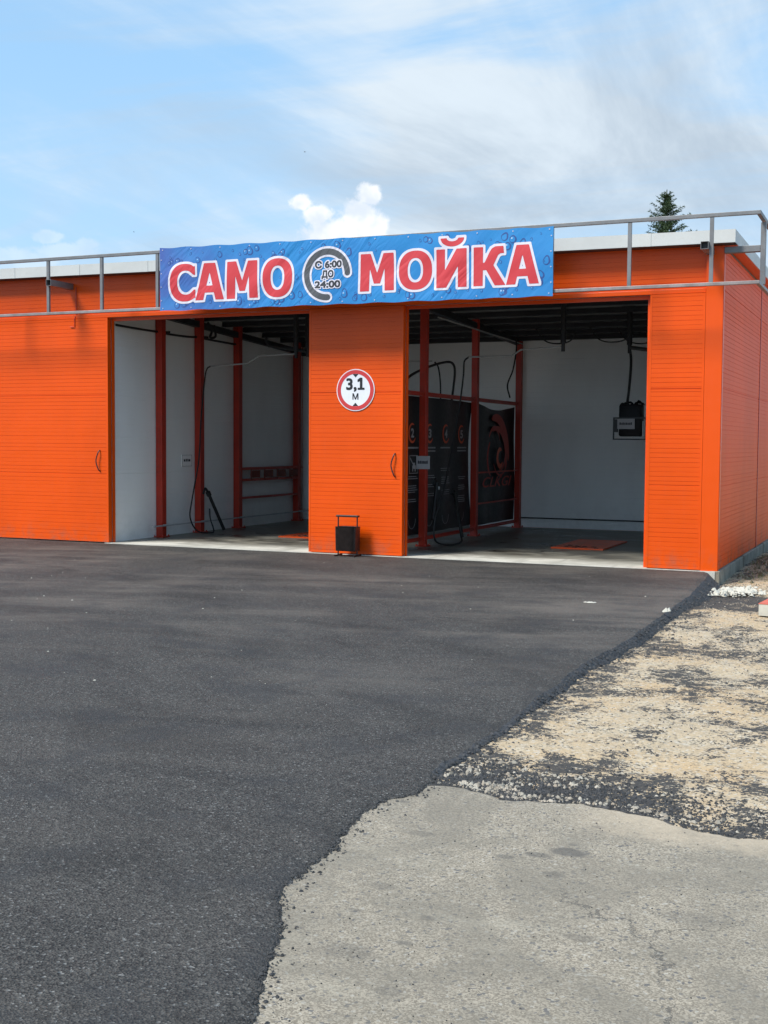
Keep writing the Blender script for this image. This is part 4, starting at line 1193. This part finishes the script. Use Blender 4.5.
for s_, z in ((1, sc_[1] + .218), (-1, sc_[1] - .218)):
    hw = .042
    q.add([(sc_[0] - hw, -.0115, z), (sc_[0] + hw, -.0115, z), (sc_[0], -.0115, z - s_ * .045), (sc_[0] - hw, -.0125, z), (sc_[0] + hw, -.0125, z), (sc_[0], -.0125, z - s_ * .045)],
          [(0, 1, 2), (3, 5, 4), (0, 3, 4, 1), (1, 4, 5, 2), (2, 5, 3, 0)])
q.build('arrow', M['black'], SG)

# ------------------------------------------------------------------ waste bin
BI = thing('waste_bin', 'small black metal waste bin on a frame by the middle gate leaf', 'bin', (-4.9, -.2, 0))
yb2 = -.20; xl, xr = -5.055, -4.745
q = MB()
for x in (xl + .012, xr - .012):
    q.tube([(x, yb2, .02), (x, yb2, .545)], .010, 8)
    q.tube([(x, yb2 - .12, .012), (x, yb2 + .12, .012)], .010, 8)
q.build('frame', M['bin'], BI, smooth=True)
q = MB(); q.box(xl - .01, xr + .01, yb2 - .035, yb2 + .035, .535, .562, .006); q.build('top_bar', M['bin'], BI)
q = MB(); vs = []; seg = 28
def rr_rect(k, hx, hy):
    a_ = 2 * math.pi * k / seg; ca, sa = math.cos(a_), math.sin(a_); e_ = .42
    return (hx * math.copysign(abs(ca) ** e_, ca), hy * math.copysign(abs(sa) ** e_, sa))
prof = [(.075, .93), (.080, .96), (.40, 1.0), (.405, 1.03), (.398, .95), (.12, .90)]
for z, s_ in prof:
    for k in range(seg):
        a_, b_ = rr_rect(k, .158 * s_, .115 * s_); vs.append(((xl + xr) / 2 + a_, yb2 + b_, z))
fs = [(i_ * seg + k, i_ * seg + (k + 1) % seg, (i_ + 1) * seg + (k + 1) % seg, (i_ + 1) * seg + k) for i_ in range(len(prof) - 1) for k in range(seg)]
fs.append(tuple(range(seg))); fs.append(tuple((len(prof) - 1) * seg + k for k in range(seg)))
q.add(vs, fs); q.build('bucket', M['bin'], BI, smooth=True)

# ------------------------------------------------------------------ debris
rp = MB(); rg3 = random.Random(8)
for k in range(260):
    x = rg3.gauss(.37, .15); y = -.95 + rg3.gauss(0, .16) + (x - .3) * .55
    if x < .0 or x > .85: continue
    s = rg3.uniform(.02, .085); hh = max(0, .07 - abs(x - .28) * .12)
    chunk(rp, (x, y, ground_h(x, y) + rg3.uniform(0, hh) + s * .2), s, rg3, .6)
tag(rp.build('plaster_rubble', M['foam']), 'pile of broken white plaster rubble at the building corner', 'rubble', kind='stuff')
# offcut of a wall panel
OF = thing('panel_offcut', 'short sandwich panel offcut with white foam edge and orange top at the right edge', 'panel offcut', (1.15, -3.2, -.08))
zb = ground_h(1.2, -3.2) - .005
def off_corner(x, y, z): 
    a_ = rad(-6); return (.86 + x * math.cos(a_) - y * math.sin(a_), -3.24 + x * math.sin(a_) + y * math.cos(a_), z)
def obox(x0, x1, y0, y1, z0, z1):
    q = MB(); vs = [off_corner(x, y, z) for z in (z0, z1) for x, y in ((x0, y0), (x1, y0), (x1, y1), (x0, y1))]
    q.add(vs, [(0, 3, 2, 1), (4, 5, 6, 7), (0, 1, 5, 4), (1, 2, 6, 5), (2, 3, 7, 6), (3, 0, 4, 7)]); return q
obox(0, .9, 0, 1.1, zb + .02, zb + .13).build('foam_core', M['foam'], OF)
obox(-.003, .903, -.003, 1.103, zb + .1305, zb + .137).build('top_skin', worn('faded_orange_sheet', (.58, .13, .08), .5, 0, .1, 8), OF)
# litter scraps
for nm, x, y, z, s, l in (('litter_scrap', -.695, -3.547, .012, .075, 'flat torn white litter scrap on the asphalt before the right bay'), ('litter_scrap', .12, -3.95, -.01, .075, 'white block-like litter scrap on the asphalt edge')):
    q = MB(); r_ = random.Random(int(s * 1e4 + x * 10)); 
    if x < 0:
        for k in range(4): chunk(q, (x + (k - 1.5) * .028, y, z * .6), .06, r_, .3)
    else: 
        chunk(q, (x, y, .025), .075, r_, .9); chunk(q, (x + .02, y + .01, .03), .06, r_, .8)
    tag(q.build(nm, M['foam']), l, 'litter', 'white litter scraps on the asphalt')
# tiny white flecks
fl = MB(); r_ = random.Random(77)
for k in range(60):
    x = r_.uniform(-8, 0); y = r_.uniform(-12, -1); s = r_.uniform(.008, .02) if y > -9 else r_.uniform(.004, .008)
    chunk(fl, (x, y, .002), s, r_, .4)
tag(fl.build('white_flecks', M['foam']), 'tiny white flecks scattered over the fresh asphalt', 'flecks', kind='stuff')
# rusty red pipe at the side of the building
q = MB(); q.tube([(.72, 3.15, .14), (2.3, 3.6, .16)], .085, 16)
o = tag(q.build('red_pipe', M['rusty'], smooth=True), 'end of a rusty red pipe lying on the soil heap', 'pipe')

# ------------------------------------------------------------------ spruce behind
def spruce(loc, H, label):
    R_ = thing('spruce_tree', label, 'tree', loc)
    rs = random.Random(4)
    L = Vector(loc)
    tr = MB(); tr.tube([L + Vector((0, 0, H * k / 10)) + Vector((rs.uniform(-.02, .02), rs.uniform(-.02, .02), 0)) for k in range(11)], .17, 9, r2=.008); tr.build('trunk', M['bark'], R_, smooth=True)
    cr_ = MB()
    def needles(p, d, n, L_):
        for _ in range(n):
            a_ = Vector((rs.gauss(0, 1), rs.gauss(0, 1), rs.gauss(0, .6) + .1)).normalized()
            e_ = (d * .7 + a_ * .8).normalized() * L_ * rs.uniform(.7, 1.2)
            w_ = e_.cross(Vector((rs.gauss(0, 1), rs.gauss(0, 1), rs.gauss(0, 1)))).normalized() * L_ * .13
            cr_.add([p - w_, p + w_, p + e_], [(0, 1, 2)])
    z = H - .30; k = 0
    # leader
    for i_ in range(30): needles(L + Vector((0, 0, H - .60 + i_ * .020)), Vector((0, 0, 1)), 3, .06)
    while z > 1.0:
        dd = H - z
        Lb = min(2.6, .05 + dd * .40)
        nb = 9 if dd < 3 else 8
        ph = rs.random() * 6
        for b_ in range(nb):
            a_ = ph + b_ * 6.283 / nb + rs.uniform(-.3, .3); LL = Lb * rs.choice((.5, .75, .95, 1.1, 1.35)) * rs.uniform(.9, 1.1)
            if dd < 3 and rs.random() < .12: continue
            tilt = .95 - min(1.15, dd * .30)
            P0 = L + Vector((0, 0, z + rs.uniform(-.05, .05))); steps = max(4, int(LL / .075))
            if dd > 4: steps = max(5, int(LL / .16))
            prev = P0
            for s_ in range(1, steps + 1):
                t_ = s_ / steps; r2_ = LL * t_
                P = P0 + Vector((math.cos(a_) * r2_, math.sin(a_) * r2_, r2_ * tilt * (1 - .35 * t_) + .10 * LL * t_ * t_))
                d = (P - prev).normalized(); prev = P
                sz = .10 if dd < 3 else .2
                needles(P, d, 7 if dd < 4 else 8, sz * (1.15 - .5 * t_))
                # side twigs
                for sd in (-1, 1):
                    sdv = Vector((-math.sin(a_) * sd, math.cos(a_) * sd, -.15)) * (LL * .26 * (1 - t_) + .03)
                    needles(P + sdv * .6, (sdv.normalized() + d).normalized(), 4, sz)
        z -= (.085 + rs.uniform(0, .05)) if dd < 2.6 else (.16 + rs.uniform(0, .06)); k += 1
    cr_.build('crown', M['needle'], R_)
spruce((-5.90, 27.5, -.16), 10.45, 'dark green spruce top rising behind the roof')

# ------------------------------------------------------------------ birds (two specks)
def bird(loc, label):
    q = MB(); c = Vector(loc)
    q.tube([c + Vector((-.14, 0, 0)), c + Vector((-.05, 0, .0)), c + Vector((.05, 0, 0.01)), c + Vector((.12, 0, .02))], .03, 8)
    for s_ in (-1, 1):
        q.add([c + Vector((.05, s_ * .02, .01)), c + Vector((-.05, s_ * .02, .01)), c + Vector((-.04, s_ * .16, .07)), c + Vector((-.08, s_ * .34, .02)), c + Vector((.02, s_ * .17, .075)),
               c + Vector((.05, s_ * .02, .0)), c + Vector((-.05, s_ * .02, .0)), c + Vector((-.04, s_ * .16, .06)), c + Vector((-.08, s_ * .34, .012)), c + Vector((.02, s_ * .17, .065))],
              [(0, 1, 2, 4), (4, 2, 3), (5, 9, 7, 6), (9, 8, 7), (0, 4, 9, 5), (1, 6, 7, 2), (2, 7, 8, 3), (4, 3, 8, 9)])
    tag(q.build('bird', M['black']), label, 'bird', 'distant birds in the sky')
C0 = Vector((2.18447, -15.2288, 1.55621))
F, YAW, PIT, ROL = 1217.63, .41072, .05702, .00682
fw = Vector((-math.sin(YAW) * math.cos(PIT), math.cos(YAW) * math.cos(PIT), -math.sin(PIT)))
rt0 = Vector((math.cos(YAW), math.sin(YAW), 0)); up0 = rt0.cross(fw)
rt = rt0 * math.cos(ROL) + up0 * math.sin(ROL); upv = rt.cross(fw)
def ray(px, py): return (rt * (px - 384) / F + upv * (512 - py) / F + fw).normalized()
bird(C0 + ray(305, 152) * 190, 'tiny dark bird high above the banner')
bird(C0 + ray(134, 232) * 230, 'tiny dark bird low in the sky above the left roof edge')

# ------------------------------------------------------------------ camera
cd = bpy.data.cameras.new('camera'); cam = bpy.data.objects.new('camera', cd); COL.objects.link(cam)
cd.sensor_fit = 'VERTICAL'; cd.sensor_height = 36; cd.lens = F * 36 / 1024
cd.clip_start = .05; cd.clip_end = 3000
mtx = Matrix((rt, upv, -fw)).transposed().to_4x4(); mtx.translation = C0
cam.matrix_world = mtx
S.camera = cam

# ------------------------------------------------------------------ sun + sky
SUN_EL, SUN_AZ = 52, 34       # azimuth: degrees left of the facade normal, seen from the lot
sd = Vector((-math.sin(rad(SUN_AZ)) * math.cos(rad(SUN_EL)), -math.cos(rad(SUN_AZ)) * math.cos(rad(SUN_EL)), math.sin(rad(SUN_EL))))
ld = bpy.data.lights.new('sun', 'SUN'); ld.energy = 2.7; ld.angle = rad(16); ld.color = (1, .95, .88)
lo = bpy.data.objects.new('sun', ld); COL.objects.link(lo)
lo.rotation_euler = sd.to_track_quat('Z', 'Y').to_euler()
W = bpy.data.worlds.new('World'); S.world = W; W.use_nodes = True
t = NT(W.node_tree); bg = t.n['Background']
sky = t.new('ShaderNodeTexSky', sky_type='NISHITA'); sky.sun_disc = False
sky.sun_elevation = rad(SUN_EL); sky.sun_rotation = math.atan2(sd.x, sd.y)
sky.air_density = 1.0; sky.dust_density = 1.2; sky.ozone_density = 1.0
tc = t.new('ShaderNodeTexCoord'); D = tc.outputs['Generated']
sp = t.sep(D)
# high thin cloud, mapped on a flat layer overhead
inv = t.math('DIVIDE', 1.0, t.math('ADD', t.math('MAXIMUM', sp[2], 0.0), .10))
pl_ = t.vmath('SCALE', D, scale=inv)
c1 = t.noise(t.mapping(pl_, (.55, 1.25, .3), (0, 0, rad(30)), (1.3, .4, 0)), .95, 7, .60, .7)
c2 = t.noise(t.mapping(pl_, (1.6, .5, .3), (0, 0, rad(10))), 1.1, 6, .62, .5)
# the cloud veil is thickest in the upper right of the view
dR = ray(640, 80); vd = t.vmath('DOT_PRODUCT', D, tuple(dR))
veil = t.ss(vd, .955, .992)
vl = t.math('ADD', t.math('MULTIPLY', t.ss(c1, .44, .70), .70), t.math('MULTIPLY', t.ss(c2, .48, .70), .35))
cf = t.math('ADD', t.math('MULTIPLY', vl, .75), t.math('MULTIPLY', t.math('MULTIPLY', veil, t.ss(c1, .30, .50)), .75), clamp=True)
haze = t.math('MULTIPLY', t.ss(sp[2], .42, .02), .35)
K = 1.0
skyc = sky.outputs[0]
skyc = t.mix(1.0, skyc, (1.0, 1.0, 1.0), 'MULTIPLY')
base = t.mix(.85, skyc, (1.75, 3.30, 5.15)); base = t.mix(t.math('MULTIPLY', haze, 1.6, clamp=True), base, (3.2, 4.45, 5.5))
greyc = t.mix(t.ss(c2, .35, .65), (2.6, 3.15, 3.75), (3.9, 4.45, 4.95))
base = t.mix(cf, base, greyc)
# cumulus heads above the horizon
dc = ray(345, 215); ru = dc.cross(Vector((0, 0, 1))).normalized(); uu = ru.cross(dc)
den = t.vmath('DOT_PRODUCT', D, tuple(dc))
U = t.math('DIVIDE', t.vmath('DOT_PRODUCT', D, tuple(ru)), den); V = t.math('DIVIDE', t.vmath('DOT_PRODUCT', D, tuple(uu)), den)
comb = t.new('ShaderNodeCombineXYZ'); t.lk(U, comb.inputs[0]); t.lk(V, comb.inputs[1]); UV = comb.outputs[0]
nz = t.noise(UV, 95, 6, .62, .3); nzb = t.noise(UV, 38, 3, .5)
def blob(px, py, rx, ry, w=1.0):
    cu, cv = (px - 345) / F, (215 - py) / F
    q = t.vmath('MULTIPLY', t.vmath('SUBTRACT', UV, (cu, cv, 0)), (F / rx, F / ry, 0))
    return t.math('SUBTRACT', 1.0, t.vmath('LENGTH', q))
blobs = [(368, 196, 16, 13), (360, 216, 22, 20), (335, 236, 38, 22), (318, 216, 18, 11), (303, 204, 13, 9), (345, 262, 60, 34), (374, 232, 16, 26), (57, 240, 17, 8), (95, 246, 13, 8), (75, 252, 40, 9), (20, 262, 60, 14)]
mx = None
for bb in blobs:
    q = blob(*bb); mx = q if mx is None else t.math('MAXIMUM', mx, q)
cm = t.ss(t.math('ADD', mx, t.math('MULTIPLY', t.math('SUBTRACT', nz, .5), 1.15)), -.04, .42)
cm = t.math('MULTIPLY', cm, t.ss(den, .9, .95)); cm = t.math('MULTIPLY', cm, t.ss(U, -.16, -.06, .30, 1.0))
shade = t.mix(t.ss(nzb, .38, .62), (4.2, 4.6, 5.2), (5.5, 5.6, 5.7))
base = t.mix(t.math('MULTIPLY', cm, .93), base, shade)
t.lk(base, bg.inputs['Color']); bg.inputs['Strength'].default_value = .102

# ------------------------------------------------------------------ render settings
S.render.engine = 'CYCLES'
S.view_settings.view_transform = 'Standard'; S.view_settings.look = 'None'
S.view_settings.exposure = 0.95; S.view_settings.gamma = 1.0
S.render.resolution_x = 768; S.render.resolution_y = 1024
try: S.cycles.max_bounces = 8
except Exception: pass
